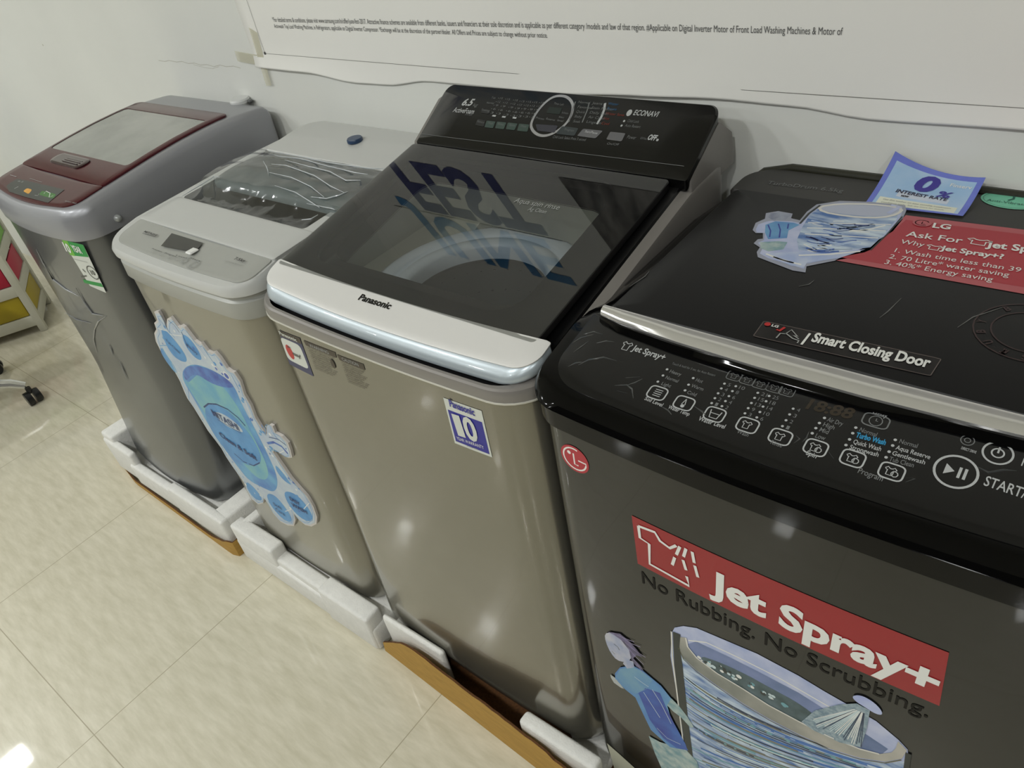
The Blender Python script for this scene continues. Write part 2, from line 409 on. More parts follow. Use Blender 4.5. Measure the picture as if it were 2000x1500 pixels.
R4=ring(xA+.016,xB-.018,yA+.010,yB-.016,.048,lambda x,y:M1P(y),.024,rb=.014)
loft_obj('top_cover',[R0,R1,R2,R3,R4]+fill_rings(R4,(xA+xB)/2,(yA+yB)/2,lambda x,y:M1P(y)-.0005),SILP,m1,True,True,sharp=50)
# control panel and lid frame: curved plates that follow the profile
def plate(name,x0,x1,y0,y1,r,th,m,parent,bow=0,rb=None,zf=M1P,lift=0,ins=.004,hole=None):
    a=ring(x0,x1,y0,y1,r,lambda x,y:zf(y)+lift,bow,rb=rb); b=ring(x0,x1,y0,y1,r,lambda x,y:zf(y)+lift+th*.7,bow,rb=rb)
    c=ring(x0+ins,x1-ins,y0+ins,y1-ins,max(.002,r-ins),lambda x,y:zf(y)+lift+th,bow,rb=None if rb is None else max(.002,rb-ins))
    rs=[a,b,c]
    if hole:
        hx0,hx1,hy0,hy1,hr=hole
        rs+= [ring(hx0,hx1,hy0,hy1,hr,lambda x,y:zf(y)+lift+th), ring(hx0,hx1,hy0,hy1,hr,lambda x,y:zf(y)+lift)]
        return loft_obj(name,rs,m,parent,False,False)
    rs+=fill_rings(c,(x0+x1)/2,(y0+y1)/2,lambda x,y:zf(y)+lift+th)
    return loft_obj(name,rs,m,parent,True,True)
px0,px1=xA+.016,xB-.026
cp=plate('control_panel',px0,px1,.543,.640,.035,.004,BURG,m1,bow=.022,rb=.006)
plate('lid',px0,px1,.645,1.000,.010,.006,BURG,m1,rb=.02,hole=(px0+.012,px1-.018,.722,.948,.012))
loft_obj('lid_window',[ring(px0+.012,px1-.018,.722,.948,.012,lambda x,y:M1P(y)+.0030),ring(px0+.012,px1-.018,.722,.948,.012,lambda x,y:M1P(y)+.0046)]+fill_rings(ring(px0+.012,px1-.018,.722,.948,.012,0),(px0+px1)/2,.842,lambda x,y:M1P(y)+.0046),mat('window_wall_reflection',(150,152,146),.12,coat=.6,col2=(118,122,116),nscale=5),m1,True,True)  # opaque pane; the pale wall's reflection is put into its grey
plate('lid_handle',px0+.10,px1-.16,.672,.712,.018,.005,BURD,m1,lift=.005)
bm=bmesh.new()
for k in range(4): box(bm,px0+.16,px1-.18,.682+k*.007,.684+k*.007,M1P(.69)+.0095,M1P(.69)+.0115)
finish(bm,'grip_ribs',BURD,m1)
g=[(-2.0858,0.5692),(-2.0671,0.6181),(-1.8651,0.6083),(-1.8477,0.5598)]
art('display_print','m1t',[('poly',[(-2.0942,0.5649),(-2.0956,0.5957),(-1.8632,0.6046),(-1.8492,0.5554),(-1.9615,0.5508),(-2.0458,0.5507)],LPNL),
 ('poly',rrect([(-1.9987,0.5646),(-2.0015,0.5767),(-1.9745,0.5770),(-1.9614,0.5613)],.3),GLD,{'l':1}),
 ('poly',rrect([(-1.9230,0.5689),(-1.9347,0.5827),(-1.8667,0.5853),(-1.8532,0.5704)],.2),GRN,{'l':1}),
 ('line',[(-2.0452,0.5638),(-2.0422,0.5732)],.003,GRY,False,{'l':1}),('line',[(-1.9110,0.5761),(-1.9177,0.5848),(-1.8928,0.5828),(-1.8748,0.5710),(-1.8690,0.5785)],.0016,WHT,False,{'l':2}),
 ('line',[(-1.9344,0.5640),(-1.9210,0.5653),(-1.9286,0.5717)],.0016,GRY,False,{'l':1}),('text','8.2',[(-2.0768,0.5868),(-2.0514,0.5885)][0],[(-2.0768,0.5868),(-2.0514,0.5885)][1],.004,GRY,{'l':1}),
 ('line',[(-2.0493,0.6067),(-1.9804,0.6056)],.0012,GRY,False,{'l':1})],cp,.0046)
art('panel_print','m1t',[('text','Agitator Wash',[(-1.8037,0.5732),(-1.7558,0.5760)][0],[(-1.8037,0.5732),(-1.7558,0.5760)][1],.004,GRY),('line',[(-2.1460,0.5998),(-2.1091,0.5993)],.002,GRY)],cp,.0046)
bm=bmesh.new(); k=[(-1.8574,1.0978),(-1.8574,1.0978)][0]
disc(bm,(k[0],k[1],M1P(k[1])+.001),.026,.010,32,.4); finish(bm,'water_inlet_knob',WPL,m1)
bm=bmesh.new(); box(bm,k[0]-.006,k[0]+.034,k[1]+.004,k[1]+.016,M1P(k[1]),M1P(k[1])+.006,.002); finish(bm,'knob_clip',mat('mid_grey_clip',(110,112,112),.5),m1)
bm=bmesh.new(); bmesh.ops.create_uvsphere(bm,u_segments=20,v_segments=12,radius=.0085,matrix=Matrix.Translation((xB+.006,.632,.925))); finish(bm,'side_button',mat('ball_stud',(165,168,168),.3,.3),m1)
# energy sticker
GS=mat('green_sticker',(24,140,60),.4); GS2=mat('lime_sticker',(110,180,60),.4); STW=mat('sticker_white',(205,208,200),.45)
s=art('sticker','m1f',[('poly',[(-1.8333,0.9029),(-1.7572,0.8968),(-1.7727,0.7710),(-1.8261,0.7818)],STW),('poly',[(-1.8333,0.9029),(-1.7572,0.8968),(-1.7619,0.8657),(-1.8343,0.8614)],GS,{'l':1}),('poly',[(-1.8333,0.9029),(-1.8123,0.9018),(-1.8139,0.8617),(-1.8343,0.8614)],GS2,{'l':2}),
 ('poly',[(-1.8418,0.7970),(-1.7712,0.7972),(-1.7702,0.7865),(-1.8444,0.7869)],GS,{'l':1})],m1); s['label']='green and white warranty sticker'
c=[(-1.7798,0.8242),(-1.7798,0.8242)][0]
art('lettering','m1f',[('text','10',[(-1.8410,0.8722),(-1.8197,0.8687)][0],[(-1.8410,0.8722),(-1.8197,0.8687)][1],.022,WHT,.04),('text','YEAR',[(-1.8079,0.8755),(-1.7760,0.8731)][0],[(-1.8079,0.8755),(-1.7760,0.8731)][1],.016,WHT,.03),
 ('line',[(c[0]+.017*math.cos(a*.3927),c[1]+.017*math.sin(a*.3927)) for a in range(16)],.0022,LPNL,True),('text','10',(c[0]-.007,c[1]-.006),(c[0]+.007,c[1]-.006),.012,LPNL,.02),
 ('line',[(-1.8146,0.8285),(-1.8088,0.8214)],.003,LPNL),('line',[(-1.8397,0.8042),(-1.8133,0.8112)],.003,LPNL),('line',[(-1.8297,0.8529),(-1.7772,0.8509)],.0012,GRY)],s,.0016)
# loose clear protective film on the front: light streaks on its creases built as pale tubes
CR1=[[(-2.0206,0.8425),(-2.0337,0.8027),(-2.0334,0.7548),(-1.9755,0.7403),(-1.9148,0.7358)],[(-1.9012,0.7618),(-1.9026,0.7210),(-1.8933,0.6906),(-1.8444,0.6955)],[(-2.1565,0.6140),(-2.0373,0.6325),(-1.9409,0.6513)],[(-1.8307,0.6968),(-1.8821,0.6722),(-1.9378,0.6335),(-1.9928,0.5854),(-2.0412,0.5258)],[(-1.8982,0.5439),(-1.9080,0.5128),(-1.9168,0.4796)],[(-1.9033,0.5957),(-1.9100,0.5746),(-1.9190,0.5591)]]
FCG=mat('film_crease_glint_grey',(140,142,144),.15,coat=.8)
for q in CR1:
    bm=bmesh.new(); tube(bm,[P3('m1f',u,v,.0018) for u,v in q],.0016,6,rad=[.0005]+[.0018]*(len(q)-2)+[.0005]); finish(bm,'film_crease_glint',FCG,m1)
# ================================================================ white panel washer (second)
xA,xB,yA,yB=-1.565,-1.104,.521,1.085
BODY2=mat('taupe_metal_body',(146,143,131),.32,.7,noise=.025,nscale=5,coat=.6)
OFFW=mat('off_white_plastic',(190,191,188),.36,coat=.15); OFFW2=mat('pale_grey_panel',(164,165,160),.34,.1,coat=.2)
m2=thing('washing_machine','silver-grey washer with white control deck and wrapped lid, between burgundy-lid and glass-lid washers','washing machine',((xA+xB)/2,(yA+yB)/2,0),'top-load washing machines on display')
loft_obj('cabinet',[ring(xA+.010,xB-.010,yA+.010,yB-.01,.05,.080,.010),ring(xA+.003,xB-.003,yA+.004,yB,.055,.092,.010),ring(xA,xB,yA,yB,.055,.115,.010),ring(xA,xB,yA,yB,.055,.13,.010),ring(xA,xB,yA,yB,.055,.886,.010)],BODY2,m2,True)
# collar in three steps, and a deck with an opening under the wrapped lid
zr=lambda x,y:.952+.18*min(max(y-.52,0),.09)+.012*min(max((y-.61)/.3,0),1)
C=[ring(xA-.003,xB+.003,yA-.004,yB,.058,.884,.010),ring(xA-.005,xB+.005,yA-.006,yB,.058,.888,.010),ring(xA-.004,xB+.004,yA-.005,yB,.058,.918,.010),
   ring(xA+.001,xB-.001,yA-.001,yB,.056,.922,.010),ring(xA+.001,xB-.001,yA-.001,yB,.056,.928,.010),ring(xA-.006,xB+.006,yA-.008,yB,.058,.932,.010),
   ring(xA-.007,xB+.007,yA-.009,yB,.058,lambda x,y:zr(x,y)-.008,.010),ring(xA-.003,xB+.003,yA-.005,yB,.055,lambda x,y:zr(x,y)-.001,.010),ring(xA+.006,xB-.006,yA+.004,yB-.008,.05,zr,.010),
   ring(xA+.03,xB-.03,.700,.930,.01,lambda x,y:zr(x,y)+.001),ring(xA+.032,xB-.032,.702,.928,.01,.90)]
loft_obj('collar',C[:5],mat('grey_collar_plastic',(160,161,156),.36,.1,coat=.15),m2,False,False,sharp=40)
loft_obj('top_cover',C[4:],OFFW,m2,False,False,sharp=40)
bm=bmesh.new(); box(bm,xA+.02,xB-.02,.69,.94,.895,.905); finish(bm,'inner_tub_deck',mat('inky_interior',(20,24,32),.5),m2)
pz=SURF['m2p'][1]
P0=[(-1.5232,0.5343),(-1.5093,0.5982),(-1.1035,0.6006),(-1.0937,0.5829),(-1.1045,0.5337),(-1.1221,0.5280),(-1.2799,0.5222),(-1.4503,0.5250)]
cp=loft_obj('control_panel',[ring(-1.545,-1.105,.531,.602,.03,lambda x,y:zr(x,y)-.002,.008,rb=.01),ring(-1.545,-1.105,.531,.602,.03,lambda x,y:zr(x,y)+.0015,.008,rb=.01),ring(-1.542,-1.108,.534,.600,.028,lambda x,y:zr(x,y)+.0025,.008,rb=.009)]+fill_rings(ring(-1.542,-1.108,.534,.600,.028,0,.008,rb=.009),-1.325,.567,lambda x,y:zr(x,y)+.0025),OFFW2,m2,True,True)
DT=mat('dark_print',(60,60,60),.5); LCD=mat('black_display',(22,22,22),.15,coat=.5)
def T(s,txt,ab,h,m,*a): return ('text',txt,ab[0],ab[1],h,m)+a
its=[('poly',[(-1.3888,0.5555),(-1.4032,0.5910),(-1.2967,0.5915),(-1.2875,0.5655)],LCD),T('m2p','MITASHI',[(-1.4797,0.5729),(-1.4335,0.5728)],.005,DT,.02),('line',[(-1.4788,0.5699),(-1.4331,0.5713)],.001,DT),
 T('m2p','7.5kg',[(-1.1823,0.5781),(-1.1526,0.5786)],.006,DT,.02),T('m2p','MiSWFA75V10',[(-1.1992,0.5672),(-1.1489,0.5686)],.0035,GRY),
 T('m2p','Process   Program',[(-1.4019,0.5423),(-1.3183,0.5428)],.003,DT),T('m2p','Level',[(-1.3229,0.5459),(-1.2900,0.5469)],.003,DT),T('m2p','Start',[(-1.2832,0.5504),(-1.2499,0.5503)],.003,DT)]
for c in [(-1.3903,0.5396),(-1.3606,0.5392),(-1.3332,0.5398),(-1.3090,0.5411)]:
    its+=[('line',[(c[0]+.006*math.cos(a*.5236),c[1]+.005*math.sin(a*.5236)) for a in range(12)],.0008,GRY,True)]
for c,r in zip([(-1.2903,0.5424),(-1.2589,0.5403)],(.008,.011)):
    for rr in (r,r*.6): its.append(('line',[(c[0]+rr*math.cos(a*.3927),c[1]+rr*math.sin(a*.3927)) for a in range(16)],.0012,GRY,True))
art('display_print','m2p',its,cp,.004)
bm=bmesh.new(); c=[(-1.2917,0.5672),(-1.2917,0.5672)][0]; box(bm,c[0]-.012,c[0]+.006,c[1]-.012,c[1]+.008,pz(c[1])+.003,pz(c[1])+.007,.002,seg=1); finish(bm,'white_tag',WHT,cp)
deck=loft_obj('front_deck',[ring(-1.548,-1.10,.604,.698,.006,lambda x,y:zr(x,y)-.004,rb=.012),ring(-1.548,-1.10,.604,.698,.006,lambda x,y:zr(x,y)+.003,rb=.012),ring(-1.546,-1.102,.606,.696,.005,lambda x,y:zr(x,y)+.004,rb=.011)]+fill_rings(ring(-1.546,-1.102,.606,.696,.005,0,rb=.011),-1.325,.651,lambda x,y:zr(x,y)+.004),OFFW,m2,True,True)
# rear console: a raised white block
zc=lambda x,y:.988+.10*min(max(y-.915,0),.10)+.0*(x)
loft_obj('rear_console',[ring(-1.535,-1.105,.915,1.078,.012,.96,rb=.045),ring(-1.535,-1.105,.915,1.078,.012,lambda x,y:zc(x,y)-.006,rb=.045),ring(-1.529,-1.111,.921,1.071,.01,zc,rb=.042)]+fill_rings(ring(-1.529,-1.111,.921,1.071,.01,0,rb=.042),-1.32,.996,zc),OFFW,m2,True,True)
bm=bmesh.new(); k=[(-1.3118,1.0006),(-1.3156,0.9773)]; disc(bm,(k[0][0],k[0][1],zc(0,k[0][1])),.017,.008,28,.3); finish(bm,'water_inlet_knob',mat('navy_plastic',(40,62,92),.3),m2)
# lid under its wrap
LIDM=mat('grey_lid_plastic',(128,137,136),.35,coat=.2,col2=(116,124,124),nscale=6)
zl=lambda x,y:.982+.016*math.sin(max(0,min(1,(y-.765)/.155))*math.pi)**.6*(1-((x+1.32)/.23)**4*.6)
a=ring(-1.520,-1.112,.765,.922,.02,.970,rb=.01)
lid=loft_obj('lid',[a,ring(-1.520,-1.112,.765,.922,.02,lambda x,y:zl(x,y)-.004,rb=.01)]+fill_rings(ring(-1.520,-1.112,.765,.922,.02,0,rb=.01),-1.316,.85,zl,10),LIDM,m2,True,True,sharp=60)
bm=bmesh.new(); nx,ny=60,44; G=[]
rnd=random.Random(3)
for j in range(ny+1):
    row=[]
    for i in range(nx+1):
        x=-1.548+(.452)*i/nx; y=.694+(.232)*j/ny
        base=zl(x,max(.765,y)) if y>.765 else .966+(.982-.966)*((y-.694)/.071)**2-.010*math.sin((y-.694)/.071*math.pi)
        wv=.0012*math.sin(110*y-30*x+2*math.sin(13*x))+.0005*math.sin(90*x+40*y+3*math.sin(30*y))+(.0005 if y>.765 else .0016)*rnd.uniform(-1,1)
        edge=min(1,i/3,(nx-i)/3,j/3,(ny-j)/3)
        row.append(bm.verts.new((x,y,base+.0035+wv*(.3+.7*edge))))
    G.append(row)
for j in range(ny):
    for i in range(nx): bm.faces.new((G[j][i],G[j][i+1],G[j+1][i+1],G[j+1][i]))
wr=finish(bm,'plastic_wrap',FILMM,m2,sharp=180,merge=False); wr['label']='crinkled clear plastic wrap'
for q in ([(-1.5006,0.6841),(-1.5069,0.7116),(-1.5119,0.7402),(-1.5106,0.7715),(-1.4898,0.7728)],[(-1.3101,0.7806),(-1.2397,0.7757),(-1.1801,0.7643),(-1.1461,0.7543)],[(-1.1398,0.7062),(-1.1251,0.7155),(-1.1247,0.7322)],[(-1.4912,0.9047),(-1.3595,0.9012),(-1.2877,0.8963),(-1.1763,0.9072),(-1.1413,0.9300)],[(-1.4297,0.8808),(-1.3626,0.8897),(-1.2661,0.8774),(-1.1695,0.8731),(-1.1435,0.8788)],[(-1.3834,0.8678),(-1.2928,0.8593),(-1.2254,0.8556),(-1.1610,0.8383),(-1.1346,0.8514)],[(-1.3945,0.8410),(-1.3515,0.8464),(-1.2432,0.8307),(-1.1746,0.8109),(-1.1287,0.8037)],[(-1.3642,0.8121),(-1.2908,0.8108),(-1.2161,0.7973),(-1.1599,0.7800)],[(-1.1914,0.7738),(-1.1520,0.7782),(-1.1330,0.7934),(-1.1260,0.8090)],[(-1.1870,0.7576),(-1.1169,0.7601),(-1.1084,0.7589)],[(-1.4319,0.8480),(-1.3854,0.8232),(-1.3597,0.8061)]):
    bm=bmesh.new(); tube(bm,[(u,v,zl(u,max(.765,v))+.0055) for u,v in q],.0009,6,rad=[.0004]+[.0010]*(len(q)-2)+[.0004]); finish(bm,'wrap_crease_glint',CREASE_GLINT,wr)
# cut-out promotional board stuck on the front
BW=mat('board_pale_blue',(188,200,208),.4,col2=(172,186,204),nscale=30); BB=mat('board_blue',(78,150,205),.35,col2=(58,130,190),nscale=25)
BD=mat('board_deep_blue',(40,70,160),.35,col2=(70,120,190),nscale=40); BT=mat('board_teal',(120,180,185),.35,col2=(88,160,190),nscale=22); BE=mat('board_edge',(205,200,196),.5)
B2=mat('board_blue_swirl',(96,165,205),.35,col2=(60,120,190),nscale=18); BTX=mat('board_navy_text',(38,60,110),.5)
out=[(-1.4785,0.8152),(-1.4534,0.8239),(-1.4530,0.8030),(-1.4599,0.7783),(-1.4276,0.8131),(-1.4034,0.8251),(-1.3911,0.8069),(-1.3835,0.8067),(-1.3710,0.8152),(-1.3614,0.8132),(-1.3448,0.7865),(-1.3308,0.7835),(-1.3194,0.7893),(-1.3102,0.7726),(-1.2969,0.7718),(-1.2819,0.7788),(-1.2721,0.7683),(-1.2641,0.7450),(-1.2535,0.7409),(-1.2433,0.7416),(-1.2364,0.7214),(-1.2453,0.6852),(-1.2402,0.6607),(-1.2453,0.6267),(-1.2401,0.6012),(-1.2308,0.5825),(-1.2229,0.5940),(-1.2134,0.6142),(-1.2017,0.6240),(-1.1926,0.6233),(-1.1947,0.6048),(-1.1757,0.6024),(-1.1642,0.5890),(-1.1669,0.5685),(-1.1734,0.5460),(-1.1881,0.5386),(-1.2112,0.5435),(-1.2294,0.5461),(-1.2398,0.5330),(-1.2336,0.5136),(-1.2250,0.4919),(-1.2175,0.4680),(-1.2047,0.4508),(-1.1978,0.4415),(-1.1853,0.4270),(-1.1796,0.3981),(-1.1842,0.3634),(-1.2004,0.3319),(-1.2282,0.3088),(-1.2532,0.3006),(-1.2708,0.3085),(-1.2800,0.3259),(-1.2885,0.2989),(-1.3119,0.2649),(-1.3439,0.2485),(-1.3748,0.2435),(-1.3929,0.2623),(-1.3954,0.2931),(-1.4012,0.3111),(-1.4241,0.2807),(-1.4619,0.2556),(-1.4866,0.2597),(-1.4905,0.2884),(-1.4799,0.3210),(-1.4912,0.3411),(-1.5025,0.3646),(-1.5117,0.3904),(-1.5135,0.4197),(-1.5268,0.4396),(-1.5439,0.4606),(-1.5506,0.4944),(-1.5573,0.5275),(-1.5686,0.5488),(-1.5648,0.5702),(-1.5541,0.6046),(-1.5551,0.6334),(-1.5674,0.6601),(-1.5743,0.6833),(-1.5723,0.7088),(-1.5526,0.7372),(-1.5234,0.7577),(-1.5154,0.7759),(-1.4859,0.7929)]
bd=slab('promotional_board','m2f',out,.006,BE,m2); bd['label']='blue splash-shaped advertising cut-out'
inn=[]
cx=sum(p[0] for p in out)/len(out); cz=sum(p[1] for p in out)/len(out)
its=[('poly',[(cx+(p[0]-cx)*.975,cz+(p[1]-cz)*.985) for p in out],BW)]
def sm(P,it=2):
    for _ in range(it): P=[q for i in range(len(P)) for q in (lerp(P[i],P[(i+1)%len(P)],.25),lerp(P[i],P[(i+1)%len(P)],.75))]
    return P
for P,m in (([(-1.4935,0.7701),(-1.4631,0.7747),(-1.4396,0.7529),(-1.4252,0.7252),(-1.4373,0.7024),(-1.4689,0.6925),(-1.5051,0.6944),(-1.5128,0.7242)],BB),([(-1.3889,0.7904),(-1.3628,0.7897),(-1.3496,0.7678),(-1.3497,0.7426),(-1.3657,0.7309),(-1.3899,0.7345),(-1.4025,0.7585)],BB),([(-1.5484,0.7062),(-1.5471,0.6818),(-1.5316,0.6568),(-1.5409,0.6303),(-1.5626,0.6333),(-1.5761,0.6601),(-1.5741,0.6861)],B2),
  ([(-1.5277,0.6182),(-1.4944,0.6597),(-1.4217,0.7039),(-1.3571,0.7196),(-1.2959,0.7170),(-1.2671,0.7010),(-1.2744,0.6484),(-1.2685,0.5957),(-1.2666,0.5246),(-1.2695,0.4566),(-1.2954,0.4030),(-1.3315,0.3684),(-1.3706,0.3618),(-1.4397,0.3512),(-1.4632,0.3816),(-1.4948,0.4322),(-1.5127,0.4851),(-1.5166,0.5302),(-1.5203,0.5771)],B2),
  ([(-1.2565,0.4931),(-1.2400,0.4762),(-1.2277,0.4479),(-1.2275,0.4418),(-1.2504,0.4437),(-1.2650,0.4649)],B2),([(-1.4618,0.3378),(-1.4321,0.3363),(-1.4106,0.3095),(-1.4272,0.2862),(-1.4681,0.2739),(-1.4810,0.2991)],BB),([(-1.3737,0.3432),(-1.3315,0.3617),(-1.3086,0.3348),(-1.2989,0.2968),(-1.3256,0.2679),(-1.3641,0.2695),(-1.3861,0.3018)],BB),([(-1.2779,0.4018),(-1.2265,0.4171),(-1.2019,0.3889),(-1.1991,0.3526),(-1.2276,0.3245),(-1.2637,0.3226),(-1.2869,0.3545)],BB)):
    its.append(('poly',sm(P),m,{'l':1}))
its+=[('poly',sm([(-1.5097,0.6283),(-1.5018,0.6213),(-1.4636,0.6462),(-1.3988,0.6893),(-1.3548,0.6969),(-1.3184,0.6832),(-1.2945,0.6382),(-1.2930,0.5545),(-1.2917,0.4804),(-1.3160,0.4220),(-1.3633,0.3906),(-1.4069,0.4018),(-1.4438,0.4569),(-1.4819,0.5102),(-1.5058,0.5608),(-1.5147,0.6060)]),BT,{'l':2}),
 ('poly',sm([(-1.5016,0.6485),(-1.4435,0.6922),(-1.3584,0.7179),(-1.2959,0.7170),(-1.2671,0.7010),(-1.2821,0.6907),(-1.3303,0.6764),(-1.3779,0.6726),(-1.4127,0.6789),(-1.4568,0.6599),(-1.5101,0.6223)]),BD,{'l':3}),
 ('poly',sm([(-1.4739,0.5669),(-1.4092,0.6023),(-1.3526,0.6048),(-1.3150,0.5772),(-1.2951,0.5361),(-1.3053,0.4820),(-1.3505,0.4406),(-1.4171,0.4181),(-1.4817,0.4190),(-1.5110,0.4570),(-1.5111,0.5078)]),BB,{'l':3}),
 ('line',[(-1.4807,0.5610),(-1.4403,0.5882),(-1.3952,0.6050),(-1.3501,0.6087),(-1.3201,0.5979),(-1.3054,0.5811)],.004,BTX,False,{'l':4}),('line',[(-1.4413,0.4388),(-1.4108,0.4277),(-1.3643,0.4373),(-1.3241,0.4656)],.003,BTX,False,{'l':4}),
 ('poly',sm([(-1.4458,0.5639),(-1.3860,0.5843),(-1.3361,0.5729),(-1.3272,0.5519),(-1.3529,0.5470),(-1.4080,0.5382)]),BW,{'l':4}),
 ('poly',sm([(-1.2372,0.5800),(-1.2060,0.5894),(-1.1818,0.5877),(-1.1710,0.5724),(-1.1739,0.5544),(-1.1921,0.5556),(-1.2111,0.5650),(-1.2325,0.5705)]),BW,{'l':2}),
 ('line',[(-1.2451,0.5569),(-1.2156,0.5717),(-1.1928,0.5694),(-1.1819,0.5540)],.006,BD,False,{'l':3}),('line',[(-1.2265,0.5814),(-1.1938,0.5886),(-1.1734,0.5799)],.002,BTX,False,{'l':3}),
 ('line',[(-1.3850,0.7952),(-1.3906,0.7686),(-1.3948,0.7534)],.002,BTX,False,{'l':2}),('line',[(-1.4222,0.8123),(-1.4039,0.8055),(-1.3965,0.7905)],.0015,BTX,False,{'l':2})]
its.append(('line',[(cx+(p[0]-cx)*.94,cz+(p[1]-cz)*.965) for p in out],.0012,BB,True,{'l':1}))
for k in range(0,len(out),3):
    a=lerp(out[k],(cx,cz),.05); b=lerp(out[(k+2)%len(out)],(cx,cz),.16); its.append(('line',[a,lerp(a,b,.5),b],.0018,WHT if k%2 else B2,False,{'l':2}))
rr=random.Random(5)
for k in range(60):
    c=rr.choice(out); q=lerp(c,(cx,cz),rr.uniform(.06,.25)); its.append(('disc',q,rr.uniform(.0015,.0045),rr.choice([BD,BB,WHT,B2]),{'l':2}))
for c,r in zip([(-1.3074,0.7310),(-1.2784,0.7228),(-1.2916,0.7235)],(.006,.010,.005)): its+=[('disc',c,r,WHT,{'l':4}),('disc',(c[0]-.001,c[1]-.001),r*.7,BD,{'l':5})]
art('splash_picture','m2f',its,bd,.0064)
def TT(s,ab,h,m,b=.0,sh=0,l=0): return ('text',s,ab[0],ab[1],h,m,b,sh,{'l':l})
art('lettering','m2f',[TT('MITASHI',[(-1.4432,0.5531),(-1.3424,0.5513)],.020,BTX,.01,0,1),('line',[(-1.4328,0.5470),(-1.3424,0.5455)],.0015,BTX,False,{'l':1}),TT('Clean & Soft',[(-1.4686,0.4802),(-1.3293,0.4695)],.016,BTX,.03,0,1),
  TT('Tub Clean',[(-1.4957,0.7381),(-1.4511,0.7189)],.008,BTX,.02,0,1),TT('Memory',[(-1.3920,0.7619),(-1.3619,0.7463)],.007,BTX,.02,0,1),TT('EASY',[(-1.2627,0.3800),(-1.2296,0.3769)],.012,BTX,.03,0,1),TT('WASH',[(-1.2671,0.3580),(-1.2151,0.3578)],.012,BTX,.03,0,1),TT('Soft',[(-1.3595,0.3128),(-1.3286,0.3121)],.010,BTX,.01,0,1),TT('Care',[(-1.3625,0.2936),(-1.3285,0.2911)],.010,BTX,.01,0,1)],bd,.0078)
# ================================================================ glass-lid washer (third)
xA,xB,yA,yB=-1.087,-.512,.521,1.105
BODY3=mat('champagne_metal_body',(134,131,120),.19,.72,noise=.02,nscale=4,coat=.35)
COV3=mat('warm_grey_plastic',(132,128,124),.34,.2,coat=.25)
BLK=mat('black_gloss_plastic',(10,10,10),.14,spec=.4,coat=.1); BLKS=mat('black_satin_plastic',(16,16,17),.3)
SLV=mat('pearl_silver_handle',(232,231,229),.30,.25,coat=.3); PBL=mat('pale_blue_silver',(178,188,194),.30,.3,coat=.3)
SEAM=mat('seam_highlight_lip',(205,203,192),.3,.2)  # lip coloured light to stand for the edge reflection along the seam
m3=thing('washing_machine','largest silver washer with dark glass lid and black rear control panel, third from the left','washing machine',((xA+xB)/2,(yA+yB)/2,0),'top-load washing machines on display')
zt=lambda d:(lambda x,y:.100+d-.036*(x-xA)/(xB-xA)*max(0,1-(y-yA)/.3))
loft_obj('cabinet',[ring(xA+.012,xB-.006,yA+.006,yB-.01,.055,zt(-.012),.010),ring(xA+.004,xB+.004,yA-.002,yB,.062,zt(0),.010),ring(xA,xB+.006,yA-.006,yB,.062,zt(.022),.010),ring(xA,xB+.006,yA-.006,yB,.062,zt(.040),.010),ring(xA,xB,yA,yB,.065,.45,.010),ring(xA,xB,yA,yB,.065,.50,.010),ring(xA,xB,yA,yB,.065,.917,.010)],BODY3,m3,True,False)
loft_obj('seam_lip_highlight',[ring(xA-.0005,xB+.0005,yA-.0005,yB,.065,.9160,.010),ring(xA-.0045,xB+.0045,yA-.0045,yB,.067,.9170,.010),ring(xA-.0045,xB+.0045,yA-.0045,yB,.067,.9188,.010),ring(xA-.0005,xB+.0005,yA-.0005,yB,.065,.9198,.010)],SEAM,m3,False,False)
zk=lambda y:.938+.05*min(max(y-.52,0),.05)+.205*min(max(y-.57,0),.40)+.03*max(y-.97,0)
C=[ring(xA-.003,xB+.003,yA-.003,yB,.066,.919,.010),ring(xA-.004,xB+.004,yA-.004,yB,.067,lambda x,y:zk(y)-.008,.010),ring(xA-.002,xB+.002,yA-.002,yB,.066,lambda x,y:zk(y)-.002,.010),
   ring(xA+.002,xB-.002,yA+.001,yB-.004,.062,lambda x,y:zk(y),.010),ring(xA+.012,xB-.014,yA+.005,yB-.02,.056,lambda x,y:zk(y)+.004*min(1,max(0,(y-.56)/.1)),.010)]
loft_obj('top_cover',C,COV3,m3,False,False,sharp=30)
fr=lambda x,y:min(SURF['m3l'][1](y),zk(y)+.02)-.012-.030*min(1,max(0,(.60-y)/.04))
HX0,HX1,HY0,HY1=-1.02,-.615,.655,.915
F=[ring(xA+.010,xB-.012,yA+.004,.97,.056,lambda x,y:zk(y)+.002*min(1,max(0,(y-.56)/.1)),.010,rb=.01),ring(xA+.012,xB-.014,yA+.007,.968,.054,fr,.010,rb=.01),ring(HX0,HX1,HY0,HY1,.04,fr),ring(HX0+.005,HX1-.005,HY0+.005,HY1-.005,.04,lambda x,y:fr(x,y)-.03)]
loft_obj('lid_well',F,BLKS,m3,False,False)
def circ_like(rg,cx,cy,r,z):
    out=[]
    for p in rg:
        a=math.atan2(p.y-cy,p.x-cx); out.append(Vector((cx+r*math.cos(a),cy+r*math.sin(a),z)))
    return out
cx,cy=-.828,.790
